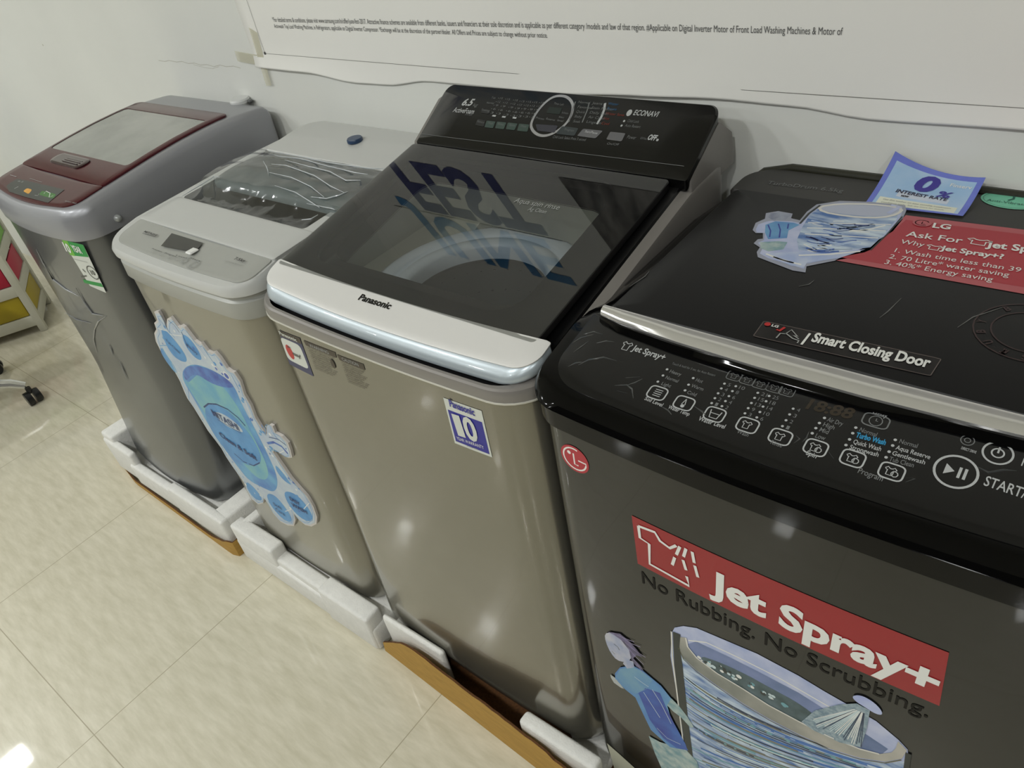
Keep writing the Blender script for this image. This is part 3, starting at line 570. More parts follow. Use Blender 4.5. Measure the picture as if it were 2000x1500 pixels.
# the opening: moulded funnel, balance ring and steel drum seen through the glass
FUN=mat('funnel_grey_plastic',(178,180,164),.4); RNGM=mat('balance_ring_plastic',(226,236,246),.35,coat=.2)
r0=ring(HX0+.005,HX1-.005,HY0+.005,HY1-.005,.04,lambda x,y:fr(x,y)-.028)
loft_obj('tub_funnel',[r0,ring(HX0-.02,HX1+.02,HY0-.06,HY1+.03,.05,.90),circ_like(r0,cx,cy,.192,.885)],FUN,m3,False,False)
q=lambda r,z:[Vector((cx+r*math.cos(2*math.pi*k/64),cy+r*math.sin(2*math.pi*k/64),z)) for k in range(64)]
loft_obj('balance_ring',[q(.192,.872),q(.190,.888),q(.180,.893),q(.160,.893),q(.156,.889),q(.153,.884),q(.150,.884),q(.147,.889),q(.143,.892),q(.128,.890),q(.122,.882),q(.122,.86)],RNGM,m3,False,False,sharp=60)
bm=bmesh.new(); loft(bm,[q(.122,.87),q(.150,.84),q(.155,.60),q(.13,.56)],0,False,True)
finish(bm,'drum',mat('drum_steel_side',(118,122,122),.3,.7),m3)
bm=bmesh.new()
for a in range(0,36):
    for k in range(5):
        th=a*math.pi/18+(k%2)*.08; rr_=.151; zz=.82-k*.045
        disc(bm,(cx+.1515*math.cos(th),cy+.1515*math.sin(th),zz),.0025,.002,6)
finish(bm,'drum_hole',DRK,m3)['kind']='stuff'
# glass lid: black border, tinted pane
ly0,ly1,lx0,lx1=.592,.948,-1.073,-.538
L=SURF['m3l'][1]
fm=[ring(lx0,lx1,ly0,ly1,.008,lambda x,y:L(y)-.011),ring(lx0,lx1,ly0,ly1,.008,lambda x,y:L(y)-.001),ring(lx0+.001,lx1-.001,ly0+.001,ly1-.001,.007,lambda x,y:L(y)-.0004),
    ring(-1.030,-.600,.622,.925,.05,lambda x,y:L(y)-.0004),ring(-1.030,-.600,.622,.925,.05,lambda x,y:L(y)-.009),ring(lx0+.002,lx1-.002,ly0+.002,ly1-.002,.008,lambda x,y:L(y)-.011)]
loft_obj('lid',fm,BLKS,m3,False,False)
GL=film('smoked_glass',.025,.015,(.72,.73,.72),(.9,.9,.9))
loft_obj('glass_pane',[ring(lx0+.001,lx1-.001,ly0+.001,ly1-.001,.007,lambda x,y:L(y)+.0002),ring(lx0+.001,lx1-.001,ly0+.001,ly1-.001,.007,lambda x,y:L(y)+.0004)],GL,m3,False,True)
art('lid_print','m3l',[TT('Aqua spin rinse',[(-0.7538,0.8387),(-0.6689,0.8401)],.011,GRY),TT('Ag Clean',[(-0.7176,0.8265),(-0.6840,0.8273)],.008,GRY)],m3,.0012)
# handle bar at the front of the lid
hx0,hx1=-1.083,-.516
Hh=SURF['m3h'][1]
hm=lambda x,y:Hh(y)
a=[ring(hx0+.008,hx1-.008,.541,.592,.040,lambda x,y:Hh(y)-.026,.010,rb=.004),ring(hx0+.003,hx1-.003,.5345,.594,.046,lambda x,y:Hh(y)-.0215,.010,rb=.004),ring(hx0+.001,hx1-.001,.5335,.595,.046,lambda x,y:Hh(y)-.017,.010,rb=.004),ring(hx0+.001,hx1-.001,.537,.595,.044,lambda x,y:Hh(y)-.011,.010,rb=.004),ring(hx0+.004,hx1-.004,.544,.595,.034,lambda x,y:Hh(y)-.0045,.012,rb=.004)]
loft_obj('handle_underside',a+[ring(hx0+.006,hx1-.006,.548,.594,.030,lambda x,y:Hh(y)-.004,.012,rb=.004)],PBL,m3,True,True,sharp=50)
a=[ring(hx0+.003,hx1-.003,.544,.5955,.034,lambda x,y:Hh(y)-.0035,.012,rb=.003),ring(hx0+.003,hx1-.003,.5435,.5955,.034,lambda x,y:Hh(y)-.0018,.012,rb=.003),ring(hx0+.007,hx1-.007,.548,.5945,.031,hm,.012,rb=.003)]
hd=loft_obj('handle',a+fill_rings(ring(hx0+.007,hx1-.007,.548,.5945,.031,0,.012,rb=.003),-.80,.571,lambda x,y:Hh(y)+.0003,5),SLV,m3,True,True,sharp=50)
art('brand_lettering','m3h',[TT('Panasonic',[(-0.8560,0.5750),(-0.7892,0.5756)],.0105,BLK,.03)],hd,.0012)
# rear console
K=SURF['m3c'][1]
hz=lambda y:min(K(y)-.014,1.088-.75*max(0,y-1.055))
S_=[ring(xA-.002,xB+.002,.958,yB,.004,lambda x,y:zk(y)-.02,rb=.01),ring(xA-.002,xB+.002,.958,yB,.004,lambda x,y:zk(y)+.001,rb=.01),ring(xA+.001,xB-.001,.960,yB,.004,lambda x,y:hz(y),rb=.01)]
loft_obj('rear_housing',S_+fill_rings(S_[-1],-.8,1.03,lambda x,y:hz(y),4),COV3,m3,False,True,sharp=30)
# black console panel: outline traced in plan
def slopebox(name,x0,x1,y0,y1,rf,rb,zf,th,m,parent,ins=.004):
    a=ring(x0,x1,y0,y1,rf,lambda x,y:zf(y)-th,rb=rb); b=ring(x0,x1,y0,y1,rf,lambda x,y:zf(y)-ins*.8,rb=rb); c=ring(x0+ins,x1-ins,y0+ins,y1-ins,rf,lambda x,y:zf(y),rb=max(.003,rb-ins))
    return loft_obj(name,[a,b,c]+fill_rings(c,(x0+x1)/2,(y0+y1)/2,lambda x,y:zf(y),4),m,parent,True,True)
cp=slopebox('control_panel',-1.070,-.514,.951,1.068,.004,.020,K,.020,BLK,m3)
PW=mat('panel_white_print',(176,178,178),.5); PG=mat('panel_grey_print',(105,107,107),.5); PR=mat('panel_red_print',(120,48,36),.5); PB=mat('panel_blue_print',(40,88,125),.5); PGN=mat('panel_green_buttons',(58,74,68),.3); PS=mat('panel_silver_button',(120,120,124),.25,.5)
its=[TT('6.5',[(-1.0083,1.0258),(-0.9827,1.0268)],.0125,PW,.03,.25),TT('kg',[(-0.9809,1.0260),(-0.9697,1.0259)],.006,PG,.0,.2),TT('ActiveFoam',[(-1.0199,1.0118),(-0.9699,1.0121)],.009,PW,.01),TT('SYSTEM',[(-0.9873,1.0086),(-0.9708,1.0081)],.003,PG),
 ('line',sm([(-0.8350,1.0052),(-0.8236,0.9943),(-0.8065,0.9878),(-0.7909,0.9885),(-0.7782,0.9952),(-0.7677,1.0070),(-0.7632,1.0200),(-0.7652,1.0352),(-0.7730,1.0482),(-0.7894,1.0580),(-0.8062,1.0595),(-0.8200,1.0557),(-0.8299,1.0438),(-0.8359,1.0255)]),.0045,mat('console_ring',(185,185,188),.2,.6),True),
 TT('Time Left',[(-0.8102,1.0434),(-0.7893,1.0423)],.0035,PG),TT('Process',[(-0.8308,1.0158),(-0.8127,1.0146)],.0035,PG),TT('Reserve',[(-0.8091,1.0159),(-0.7904,1.0148)],.0035,PG),TT('h/min',[(-0.7843,1.0290),(-0.7714,1.0283)],.0035,PG),TT('sec',[(-0.7861,1.0216),(-0.7751,1.0208)],.0035,PG),TT('level',[(-0.7854,1.0153),(-0.7734,1.0146)],.0035,PG),
 ('poly',[(-0.8157,1.0384),(-0.7887,1.0378),(-0.7873,1.0270),(-0.8152,1.0273)],mat('lcd_green_black',(30,40,36),.2)),
 TT('ECONAVI',[(-0.6519,1.0378),(-0.6083,1.0382)],.0085,PW,.015,.15),('disc',[(-0.6600,1.0406),(-0.6600,1.0406)][0],.0045,PW,.0055),
 TT('Child Lock',[(-0.6554,1.0255),(-0.6351,1.0257)],.0045,PG),TT('Auto Restart',[(-0.6557,1.0178),(-0.6280,1.0179)],.0045,PG),('disc',[(-0.6616,1.0266),(-0.6616,1.0266)][0],.0018,PW),('disc',[(-0.6620,1.0189),(-0.6620,1.0189)][0],.0018,PW),
 TT('Power',[(-0.6418,0.9996),(-0.6262,0.9996)],.0055,PG),TT('0.05W Power',[(-0.6189,1.0012),(-0.6069,1.0008)],.0035,PG),TT('OFF',[(-0.6065,1.0016),(-0.5914,1.0016)],.008,PW,.04,.2),('disc',[(-0.5893,1.0026),(-0.5893,1.0026)][0],.0020,PW),
 TT('On/Off',[(-0.6709,0.9863),(-0.6496,0.9870)],.0035,PG),TT('Child Lock: Select Press 3 second',[(-0.7769,0.9864),(-0.7126,0.9878)],.0045,PG)]
for a,m in (([(-0.6762,1.0072),(-0.6481,1.0074),(-0.6479,0.9939),(-0.6765,0.9943)],PS),([(-0.7281,1.0073),(-0.6899,1.0075),(-0.6965,0.9939),(-0.7325,0.9945)],PS),([(-0.7702,1.0077),(-0.7372,1.0073),(-0.7373,0.9940),(-0.7752,0.9937)],mat('panel_green_grey_button',(52,58,60),.3)),([(-0.8246,1.0062),(-0.7786,1.0078),(-0.7782,0.9952),(-0.8134,0.9953)],mat('panel_violet_grey_button',(56,56,64),.3)),
  ([(-0.9309,1.0029),(-0.9107,1.0029),(-0.9083,0.9907),(-0.9284,0.9907)],PGN),([(-0.9074,1.0032),(-0.8865,1.0032),(-0.8843,0.9911),(-0.9039,0.9911)],PGN),([(-0.8833,1.0035),(-0.8618,1.0036),(-0.8607,0.9916),(-0.8799,0.9916)],PGN),([(-0.8586,1.0039),(-0.8365,1.0041),(-0.8328,0.9916),(-0.8548,0.9912)],PGN),([(-0.9531,1.0038),(-0.9337,1.0036),(-0.9302,0.9914),(-0.9512,0.9923)],mat('panel_dark_button',(34,34,34),.3)),([(-0.9538,1.0223),(-0.9354,1.0219),(-0.9344,1.0152),(-0.9539,1.0154)],mat('panel_dark_button2',(38,38,38),.3))):
    its.append(('poly',rrect(a,.12),m,{'l':1}))
for s_,a in (('Wash',[(-0.9260,0.9976),(-0.9137,0.9968)]),('Rinse',[(-0.9027,0.9979),(-0.8895,0.9972)]),('Spin',[(-0.8776,0.9984),(-0.8647,0.9977)]),('Water',[(-0.8531,0.9988),(-0.8394,0.9983)]),('Program',[(-0.7622,1.0013),(-0.7432,1.0005)]),('Start/Pause',[(-0.7218,1.0017),(-0.6976,1.0007)]),('Memory',[(-0.9516,0.9981),(-0.9339,0.9969)]),('Soaking',[(-0.9559,1.0202),(-0.9369,1.0188)]),('Tub',[(-0.9488,1.0433),(-0.9390,1.0430)]),('Normal',[(-0.9528,1.0332),(-0.9362,1.0335)])):
    its.append(TT(s_,a,.0036,PW if s_=='Start/Pause' else PG,0,0,2))
for col,(a,b) in enumerate((([(-0.9288,1.0438),(-0.9317,1.0164)]),([(-0.9119,1.0431),(-0.9148,1.0159)]),([(-0.8941,1.0426),(-0.8971,1.0155)]),([(-0.8788,1.0418),(-0.8817,1.0150)]),([(-0.8642,1.0420),(-0.8682,1.0152)]),([(-0.8509,1.0421),(-0.8539,1.0156)]),([(-0.8366,1.0423),(-0.8407,1.0158)]))):
    for k in range(5):
        p=lerp(a,b,k/4); its.append(('text',['15','12','9','6','3'][k],p,(p[0]+.006,p[1]),.0034,PG)); its.append(('disc',(p[0]-.0035,p[1]+.0015),.0008,PG))
for p in [(-0.9208,1.0125),(-0.8985,1.0125),(-0.8746,1.0128)]: its.append(('poly',[(p[0]-.004,p[1]-.0012),(p[0]+.004,p[1]-.0012),(p[0]+.004,p[1]+.0016),(p[0]-.004,p[1]+.0016)],PW,{'l':1}))
for P,m,ts,dx in (([(-0.7697,1.0512),(-0.7668,1.0378),(-0.7616,1.0157)],PG,['Normal','Favorite','Quick','Baby','Soak'],.003),([(-0.7422,1.0515),(-0.7385,1.0383),(-0.7360,1.0172)],PG,['Jeans','Stain Master','Daily Spin','Air Clean','Lingerie'],.003),([(-0.7122,1.0529),(-0.7077,1.0418),(-0.7061,1.0305),(-0.7072,1.0172)],PW,['Water','Reuse','Water Save','Hot','Cool'],.004)):
    its.append(('line',P,.0022 if m is PG else .004,m))
    for k,t in enumerate(ts):
        p=lerp(P[0],P[-1],k/4.3+.03); mm=PG if m is PG else (PB if k<2 else PR)
        its.append(TT(t,[(p[0]+.006+(.002 if k else 0),p[1]-.001),(p[0]+.008+.0035*len(t),p[1]-.001)],.0042,mm))
its.append(('line',[(-1.0660,0.9643),(-0.5270,0.9687)],.0008,PG))
art('console_print','m3c',its,cp,.0005)
# stickers on the front
SB=mat('sticker_royal_blue',(36,34,140),.35); NB=mat('sticker_navy',(52,54,90),.4); BR=mat('sticker_brown',(62,52,42),.4); RD=mat('print_red',(180,40,40),.4)
s=art('sticker','m3f',[('poly',[(-0.6573,0.8942),(-0.5905,0.8943),(-0.5915,0.8089),(-0.6592,0.8086)],STW),('poly',[(-0.6546,0.8740),(-0.5946,0.8730),(-0.5949,0.8133),(-0.6558,0.8140)],SB,{'l':1})],m3); s['label']='white and royal blue ten-year warranty sticker'
art('lettering','m3f',[TT('Panasonic',[(-0.6475,0.8831),(-0.6039,0.8814)],.012,SB,.03),TT('1',[(-0.6467,0.8304),(-0.6325,0.8312)],0.0381,STW,.02),TT('0',[(-0.6300,0.8303),(-0.6078,0.8314)],0.0403,STW,.03),TT('YEAR WARRANTY',[(-0.6514,0.8197),(-0.6021,0.8211)],.006,WHT),TT('ON WASH MOTOR',[(-0.6354,0.8124),(-0.6139,0.8133)],.003,GRY)],s,.0016)
s=art('sticker','m3f',[('poly',[(-1.0311,0.8954),(-0.9688,0.8995),(-0.9741,0.8198),(-1.0427,0.8203)],NB),('poly',rrect([(-1.0356,0.8805),(-0.9783,0.8823),(-0.9790,0.8320),(-1.0403,0.8321)],.2),STW,{'l':1}),('poly',[(-1.0311,0.8954),(-0.9688,0.8995),(-0.9702,0.8870),(-1.0340,0.8831)],BR,{'l':2}),('disc',[(-1.0217,0.8538),(-1.0217,0.8538)][0],.0095,RD,.015,{'l':2})],m3); s['label']='white smiling-sticker with red figure'
art('lettering','m3f',[TT('Panasonic',[(-1.0299,0.8876),(-0.9803,0.8887)],.007,STW,.02),TT('easy!',[(-1.0126,0.8518),(-0.9897,0.8514)],.008,DT,.02),('line',[(-1.0224,0.8651),(-1.0130,0.8663)],.002,DT)],s,.0016)
nt=art('notice_print','m3f',[('poly',[(-0.9599,0.8984),(-0.8786,0.9016),(-0.8802,0.8904),(-0.9582,0.8890)],BR),('poly',[(-0.8764,0.8985),(-0.8144,0.9009),(-0.8146,0.8894),(-0.8736,0.8887)],BR)],m3)
its=[TT('WARNING',[(-0.9464,0.8909),(-0.8964,0.8928)],.006,GRY,.01),TT('CAUTION',[(-0.8650,0.8916),(-0.8268,0.8929)],.006,GRY,.01)]
for a,b in (([(-0.9555,0.8839),(-0.9566,0.8402)],[(-0.8877,0.8849),(-0.8947,0.8431)]),([(-0.8705,0.8848),(-0.8716,0.8444)],[(-0.8164,0.8849),(-0.8186,0.8457)])):
    for k in range(9):
        p=lerp(a[0],a[1],k/8.5); r_=lerp(b[0],b[1],k/8.5)
        its.append(('text',['Do not put hands into the tub','while it is spinning, keep','children away from washer','unplug before cleaning it','Do not wash waterproof items','earth the machine properly','Do not splash water over','the control panel or plug','keep away from open flame'][k],p,lerp(p,r_,.97-.1*(k%3)),.0034,BR))
its.append(('disc',[(-0.8966,0.8739),(-0.8966,0.8739)][0],.005,BR,.009))
art('notice_lettering','m3f',its,nt,.0012)
# ================================================================ black washer (right)
xA,xB,yA,yB=-.495,.115,.510,1.115
DKM=mat('dark_grey_metal_body',(46,46,44),.27,.7,noise=.04,nscale=4,coat=.4)
PIANO=mat('piano_black',(5,5,5),.08,spec=.2); PANEL=mat('black_panel_film',(14,14,15),.18,spec=.4,coat=.1,bump=.05,bscale=25)
LIDB=mat('black_lid_film',(15,15,16),.36,spec=.3,noise=.12,nscale=6,bump=.08,bscale=18); CONB=mat('black_console',(44,42,40),.42)
m4=thing('washing_machine','black top-load washer covered in red water-spray stickers, at the right end of the row','washing machine',((xA+xB)/2,(yA+yB)/2,0),'top-load washing machines on display')
loft_obj('cabinet',[ring(xA+.02,xB-.02,yA+.02,yB-.01,.04,.08,.014),ring(xA+.002,xB-.002,yA+.003,yB,.04,.09,.014),ring(xA,xB,yA,yB,.042,.12,.014),ring(xA,xB,yA,yB,.042,.135,.014),ring(xA,xB,yA,yB,.042,.926,.014)],DKM,m4,True)
zp=SURF['lgp'][1]
def ztop(x,y): return min(zp(y),.999)
clip=lambda v:max(0,min(1,v))
drop=lambda y:.017*clip((y-.64)/.06)+.020*clip((y-.95)/.15)
C=[ring(xA+.001,xB-.001,yA+.001,yB,.042,.926,.014),ring(xA-.005,xB+.005,yA-.006,yB,.045,.929,.014),ring(xA-.005,xB+.005,yA-.006,yB,.045,.958,.014),ring(xA-.009,xB+.009,yA-.012,yB,.052,.962,.014),
   ring(xA-.010,xB+.010,yA-.012,yB,.055,lambda x,y:ztop(x,y)-.008-drop(y),.014),ring(xA-.006,xB+.006,yA-.007,yB-.004,.055,lambda x,y:ztop(x,y)-.001-drop(y),.014),ring(xA+.004,xB-.004,yA+.006,yB-.010,.05,lambda x,y:ztop(x,y)-drop(y)*.8,.014),ring(xA+.020,xB-.020,yA+.014,yB-.014,.045,lambda x,y:ztop(x,y)-drop(y)*.25,.014),ring(xA+.034,xB-.034,yA+.020,yB-.018,.04,ztop,.014)]
loft_obj('top_cover',C+fill_rings(C[-1],-.19,.62,lambda x,y:ztop(x,y)-.001,8),PIANO,m4,True,True,sharp=40)
C=[ring(xA+.010,xB-.010,yA+.018,.652,.045,lambda x,y:zp(y)-.002,.014,rb=.004),ring(xA+.010,xB-.010,yA+.018,.652,.045,lambda x,y:zp(y)+.0010,.014,rb=.004),ring(xA+.012,xB-.012,yA+.020,.650,.043,lambda x,y:zp(y)+.0016,.014,rb=.003)]
cp=loft_obj('control_panel',C+fill_rings(C[-1],-.19,.59,lambda x,y:zp(y)+.0016,8),PANEL,m4,True,True)
# lid with its chrome front grip, raised over a dark slot
lx0,lx1=-.462,.082
C=[ring(lx0,lx1,.655,1.003,.012,1.0005),ring(lx0,lx1,.655,1.003,.012,1.011),ring(lx0+.003,lx1-.003,.657,1.001,.010,1.013)]
lid=loft_obj('lid',C+fill_rings(C[-1],-.19,.83,lambda x,y:1.013),LIDB,m4,True,True)
GP=[(-.470,.650),(-.44,.6455),(-.36,.640),(-.26,.637),(-.15,.637),(-.03,.641),(.05,.646),(.088,.650)]
bm=bmesh.new(); rs=[]
for i,(x,y) in enumerate(GP):
    w=[.007,.011,.014,.016,.016,.014,.012,.008][i]
    rs.append([Vector((x,y-w*.55,1.0035)),Vector((x,y-w*.62,1.008)),Vector((x,y-w*.2,1.0125)),Vector((x,y+w*.5,1.0145)),Vector((x,y+w*.95,1.0135)),Vector((x,y+w,1.006))])
loft(bm,rs,0,True,True); finish(bm,'chrome_grip',mat('satin_chrome',(225,224,222),.18,.75),m4,sharp=50)
bm=bmesh.new(); rs=[]
for i,(x,y) in enumerate(GP):
    k=math.sin(i/(len(GP)-1)*math.pi)**.6; rs.append([Vector((x,y-.004,.9985)),Vector((x,y-.008-.007*k,.9955)),Vector((x,y-.007-.004*k,1.0040)),Vector((x,y+.01,1.006))])
loft(bm,rs,0,True,True); finish(bm,'grip_recess',PIANO,m4,sharp=60)
C=[ring(-.478,.098,1.015,1.103,.006,.990,rb=.05),ring(-.478,.098,1.015,1.103,.006,1.0,rb=.05),ring(-.475,.095,1.017,1.100,.005,lambda x,y:1.004,rb=.048)]
con=loft_obj('rear_console',C+fill_rings(C[-1],-.19,1.06,lambda x,y:1.004,4),CONB,m4,True,True)
bm=bmesh.new(); tube(bm,[(-.470,1.075,.990),(-.458,1.098,.998),(-.42,1.110,1.0035),(-.19,1.111,1.004),(.04,1.110,1.0035),(.078,1.098,.998),(.09,1.075,.990)],.0068,10)
finish(bm,'rear_rail',mat('olive_black_trim',(44,44,34),.4),m4)
# console printing
TC=TT('TurboDrum 6.5kg',[(-0.4328,1.0455),(-0.3236,1.0506)],.011,PG)
art('console_print','lgc',[TC],con,.0006)
TEAL=mat('mint_sticker',(120,200,168),.45); TEALD=mat('mint_sticker_ink',(40,96,84),.5)
c=[(-0.1568,1.0877),(-0.1255,1.1334),(-0.0837,1.1121),(-0.1122,1.0689)]; c0=((c[0][0]+c[2][0])/2-.002,(c[1][1]+c[3][1])/2-.008)
s=art('sticker','lgc',[('disc',c0,.036,TEAL,.025),('line',[(c0[0]+.033*math.cos(a*.2618),c0[1]+.022*math.sin(a*.2618)) for a in range(24)],.0006,TEALD,True,{'l':1})],con,.0007); s['label']='oval mint green sticker'
art('lettering','lgc',[TT('Anti-Vibration',[(c0[0]-.027,c0[1]-.012),(c0[0]+.026,c0[1]-.012)],.006,TEALD),
  ('line',[(c0[0]-.008,c0[1]+.012),(c0[0]-.002,c0[1]+.016),(c0[0]+.006,c0[1]+.015),(c0[0]+.012,c0[1]+.010)],.002,TEALD),('line',[(c0[0],c0[1]+.012),(c0[0]+.001,c0[1]+.003),(c0[0]-.004,c0[1]-.003)],.0025,TEALD)],s,.0014)
# control panel printing
def shirt(s,o,u,v,w,m,l=0):
    """outline of the T-shirt emblem; o origin, u,v axes"""
    S=[(0,.78),(.22,1),(.34,.86),(.5,.8),(.66,.86),(.78,1),(1,.78),(.86,.6),(.78,.66),(.78,0),(.22,0),(.22,.66),(.14,.6)]
    return ('line',[(o[0]+u[0]*a+v[0]*b,o[1]+u[1]*a+v[1]*b) for a,b in S],w,m,True,{'l':l})
LG1=mat('panel_light_print',(178,180,180),.45); LG2=mat('panel_dim_print',(112,114,114),.5); LG3=mat('panel_blue_word',(48,140,185),.5); LED=mat('dim_amber_segments',(52,44,34),.4)
its=[TT('Jet Spray+',[(-0.4089,0.6144),(-0.3658,0.6134)],.0085,LG1,.02),shirt('lgp',[(-0.4234,0.6118),(-0.4234,0.6118)][0],(.0125,0),(0,.0125),.0011,LG1)]
# buttons
BT_=[(-0.3488,0.5684),(-0.3152,0.5664),(-0.2788,0.5648),(-0.2425,0.5647),(-0.2076,0.5635),(-0.1727,0.5643),(-0.1383,0.5656),(-0.1032,0.5649)]
for k,c in enumerate(BT_):
    w,h=.0104,.0086
    its.append(('line',rrect([(c[0]-w,c[1]-h),(c[0]+w,c[1]-h),(c[0]+w,c[1]+h),(c[0]-w,c[1]+h)],.3),.0016,LG1,True))
    if k==1: its+=[('line',[(c[0],c[1]+.006),(c[0]-.002,c[1]-.002),(c[0]+.002,c[1]-.002),(c[0],c[1]+.006)],.0009,LG1),('disc',(c[0],c[1]-.004),.0022,LG1)]
    elif k==2: its.append(('line',[(c[0]-.006,c[1]+.005),(c[0]-.004,c[1]-.005),(c[0]+.004,c[1]-.005),(c[0]+.006,c[1]+.005)],.0011,LG1)) ; its.append(('line',[(c[0]-.005,c[1]+.001),(c[0]+.005,c[1]+.001)],.0008,LG1))
    elif k==0:
        for j in range(4): its.append(('line',[(c[0]-.004,c[1]-.004+j*.0028),(c[0]+.005,c[1]-.004+j*.0028)],.0009,LG1))
    else:
        its.append(shirt('lgp',(c[0]-.0062,c[1]-.0045),(.010,0),(0,.009),.0009,LG1))
        if k>4: its.append(('line',[(c[0]+.003+.003*math.cos(a*.785),c[1]-.002+.003*math.sin(a*.785)) for a in range(8)],.0009,LG1,True))
for t,a,h in (('Soil Level',[(-0.3577,0.5548),(-0.3352,0.5531)],.0048),('Water Temp',[(-0.3281,0.5537),(-0.3027,0.5528)],.0048),('Water Level',[(-0.2914,0.5516),(-0.2620,0.5516)],.0055),('Wash',[(-0.2486,0.5517),(-0.2363,0.5513)],.0048),('Rinse',[(-0.2132,0.5522),(-0.2016,0.5519)],.0048),('Spin',[(-0.1783,0.5533),(-0.1681,0.5526)],.0055),('Program',[(-0.1292,0.5521),(-0.1071,0.5515)],.0062),
  ('Heavy',[(-0.3510,0.5993),(-0.3368,0.5991)],.0045),('Normal',[(-0.3509,0.5897),(-0.3354,0.5893)],.0045),('Light',[(-0.3508,0.5802),(-0.3392,0.5800)],.0045),('Hot',[(-0.3183,0.5983),(-0.3104,0.5983)],.0045),('Warm',[(-0.3193,0.5893),(-0.3049,0.5888)],.0045),('Cold',[(-0.3190,0.5794),(-0.3084,0.5790)],.0045),
  ('Air Dry',[(-0.1756,0.5981),(-0.1604,0.5976)],.0052),('High',[(-0.1767,0.5908),(-0.1657,0.5906)],.0052),('Mid',[(-0.1775,0.5837),(-0.1688,0.5833)],.0052),('Low',[(-0.1781,0.5753),(-0.1687,0.5753)],.0052),('Delay',[(-0.1404,0.6228),(-0.1272,0.6221)],.0052),
  ('Normal',[(-0.1443,0.5976),(-0.1284,0.5970)],.0050),('Quick Wash',[(-0.1443,0.5818),(-0.1193,0.5828)],.0052),('Strongwash',[(-0.1451,0.5749),(-0.1192,0.5759)],.0050),
  ('Normal',[(-0.1079,0.5980),(-0.0923,0.5983)],.0050),('Aqua Reserve',[(-0.1085,0.5901),(-0.0789,0.5904)],.0050),('Gentlewash',[(-0.1092,0.5828),(-0.0810,0.5833)],.0048),('Tub Clean',[(-0.1094,0.5752),(-0.0884,0.5764)],.0052),
  ('START/PAUSE',[(-0.0327,0.5811),(0.0271,0.5796)],.0105),('POWER',[(-0.0116,0.6128),(0.0181,0.6121)],.0095),('DIRECT DRIVE',[(-0.0590,0.6115),(-0.0467,0.6112)],.003)):
    its.append(TT(t,a,h,LG1 if len(t)>9 or t in('Spin','Delay','POWER','Water Level') else LG2,.01))
its.append(TT('Turbo Wash',[(-0.1449,0.5900),(-0.1180,0.5911)],.0058,LG3,.04))
for p in [(-0.3553,0.6025),(-0.3552,0.5929),(-0.3561,0.5829),(-0.3224,0.6014),(-0.3227,0.5911),(-0.3225,0.5826),(-0.1787,0.6009),(-0.1807,0.5932),(-0.1814,0.5861),(-0.1821,0.5790),(-0.1483,0.6006),(-0.1485,0.5932),(-0.1485,0.5852),(-0.1491,0.5777),(-0.1119,0.6002),(-0.1118,0.5931),(-0.1123,0.5852),(-0.1126,0.5781)]: its.append(('disc',p,.0015,LG1))
its.append(TT('Touch & hold for 3 sec. for Auto Restart',[(-0.3541,0.6111),(-0.3019,0.6117)],.0032,LG2))
for (a,b),n,tx in (([(-0.2879,0.6062),(-0.2884,0.5772)],5,['5','4','3','2','1']),([(-0.2754,0.6072),(-0.2768,0.5774)],5,['10','8','6','4','2']),([(-0.2508,0.6071),(-0.2513,0.5775)],5,['21','15','13','9','3']),([(-0.2386,0.6074),(-0.2383,0.5771)],5,['25','18','14','10','6']),([(-0.2103,0.6007),(-0.2111,0.5764)],4,['4','3','2','1'])):
    for k in range(n):
        p=lerp(a,b,k/(n-1)); its.append(('disc',p,.0014,LG1)); its.append(('text',tx[k],(p[0]+.004,p[1]-.002),(p[0]+.004+.003*len(tx[k]),p[1]-.002),.0045,LG2))
for p in [(-0.2831,0.6196),(-0.2678,0.6194),(-0.2533,0.6189),(-0.2384,0.6194),(-0.2247,0.6196)]:
    w=.0075; its.append(('line',rrect([(p[0]-w,p[1]-w*.8),(p[0]+w,p[1]-w*.8),(p[0]+w,p[1]+w*.8),(p[0]-w,p[1]+w*.8)],.25),.0009,LG2,True)); its.append(shirt('lgp',(p[0]-.0045,p[1]-.0035),(.009,0),(0,.007),.0007,LG2))
dl=[(-0.1347,0.6150),(-0.1347,0.6150)][0]
its+=[('line',rrect([(dl[0]-.0118,dl[1]-.0075),(dl[0]+.0118,dl[1]-.0075),(dl[0]+.0118,dl[1]+.0075),(dl[0]-.0118,dl[1]+.0075)],.3),.0014,LG2,True),('line',[(dl[0]+.006*math.cos(a*.5236),dl[1]+.006*math.sin(a*.5236)) for a in range(12)],.0010,LG2,True),('line',[(dl[0],dl[1]+.003),dl,(dl[0]+.002,dl[1])],.0009,LG2)]
its.append(TT('18:88',[(-0.2001,0.6055),(-0.1548,0.6087)],.013,LED,.03,.15))
def rg(c,r,w,m,e=1.0): its.append(('line',[(c[0]+r*math.cos(a*.19635),c[1]+r*e*math.sin(a*.19635)) for a in range(32)],w,m,True))
st=[(-0.0558,0.5860),(-0.0558,0.5860)][0]; pw=[(-0.0310,0.6186),(-0.0310,0.6186)][0]; dd=[(-0.0567,0.6230),(-0.0567,0.6230)][0]
rg(st,.0172,.0022,LG1); rg(pw,.0118,.0018,LG1); rg(pw,.0048,.0014,LG1); rg(dd,.0055,.0009,LG2); rg(dd,.0025,.0008,LG2)
its+=[('poly',[(st[0]-.009,st[1]-.006),(st[0]-.001,st[1]),(st[0]-.009,st[1]+.006)],LG1),('line',[(st[0]+.003,st[1]-.006),(st[0]+.003,st[1]+.006)],.0024,LG1),('line',[(st[0]+.0075,st[1]-.006),(st[0]+.0075,st[1]+.006)],.0024,LG1),('line',[pw,(pw[0],pw[1]+.007)],.0016,LG1)]
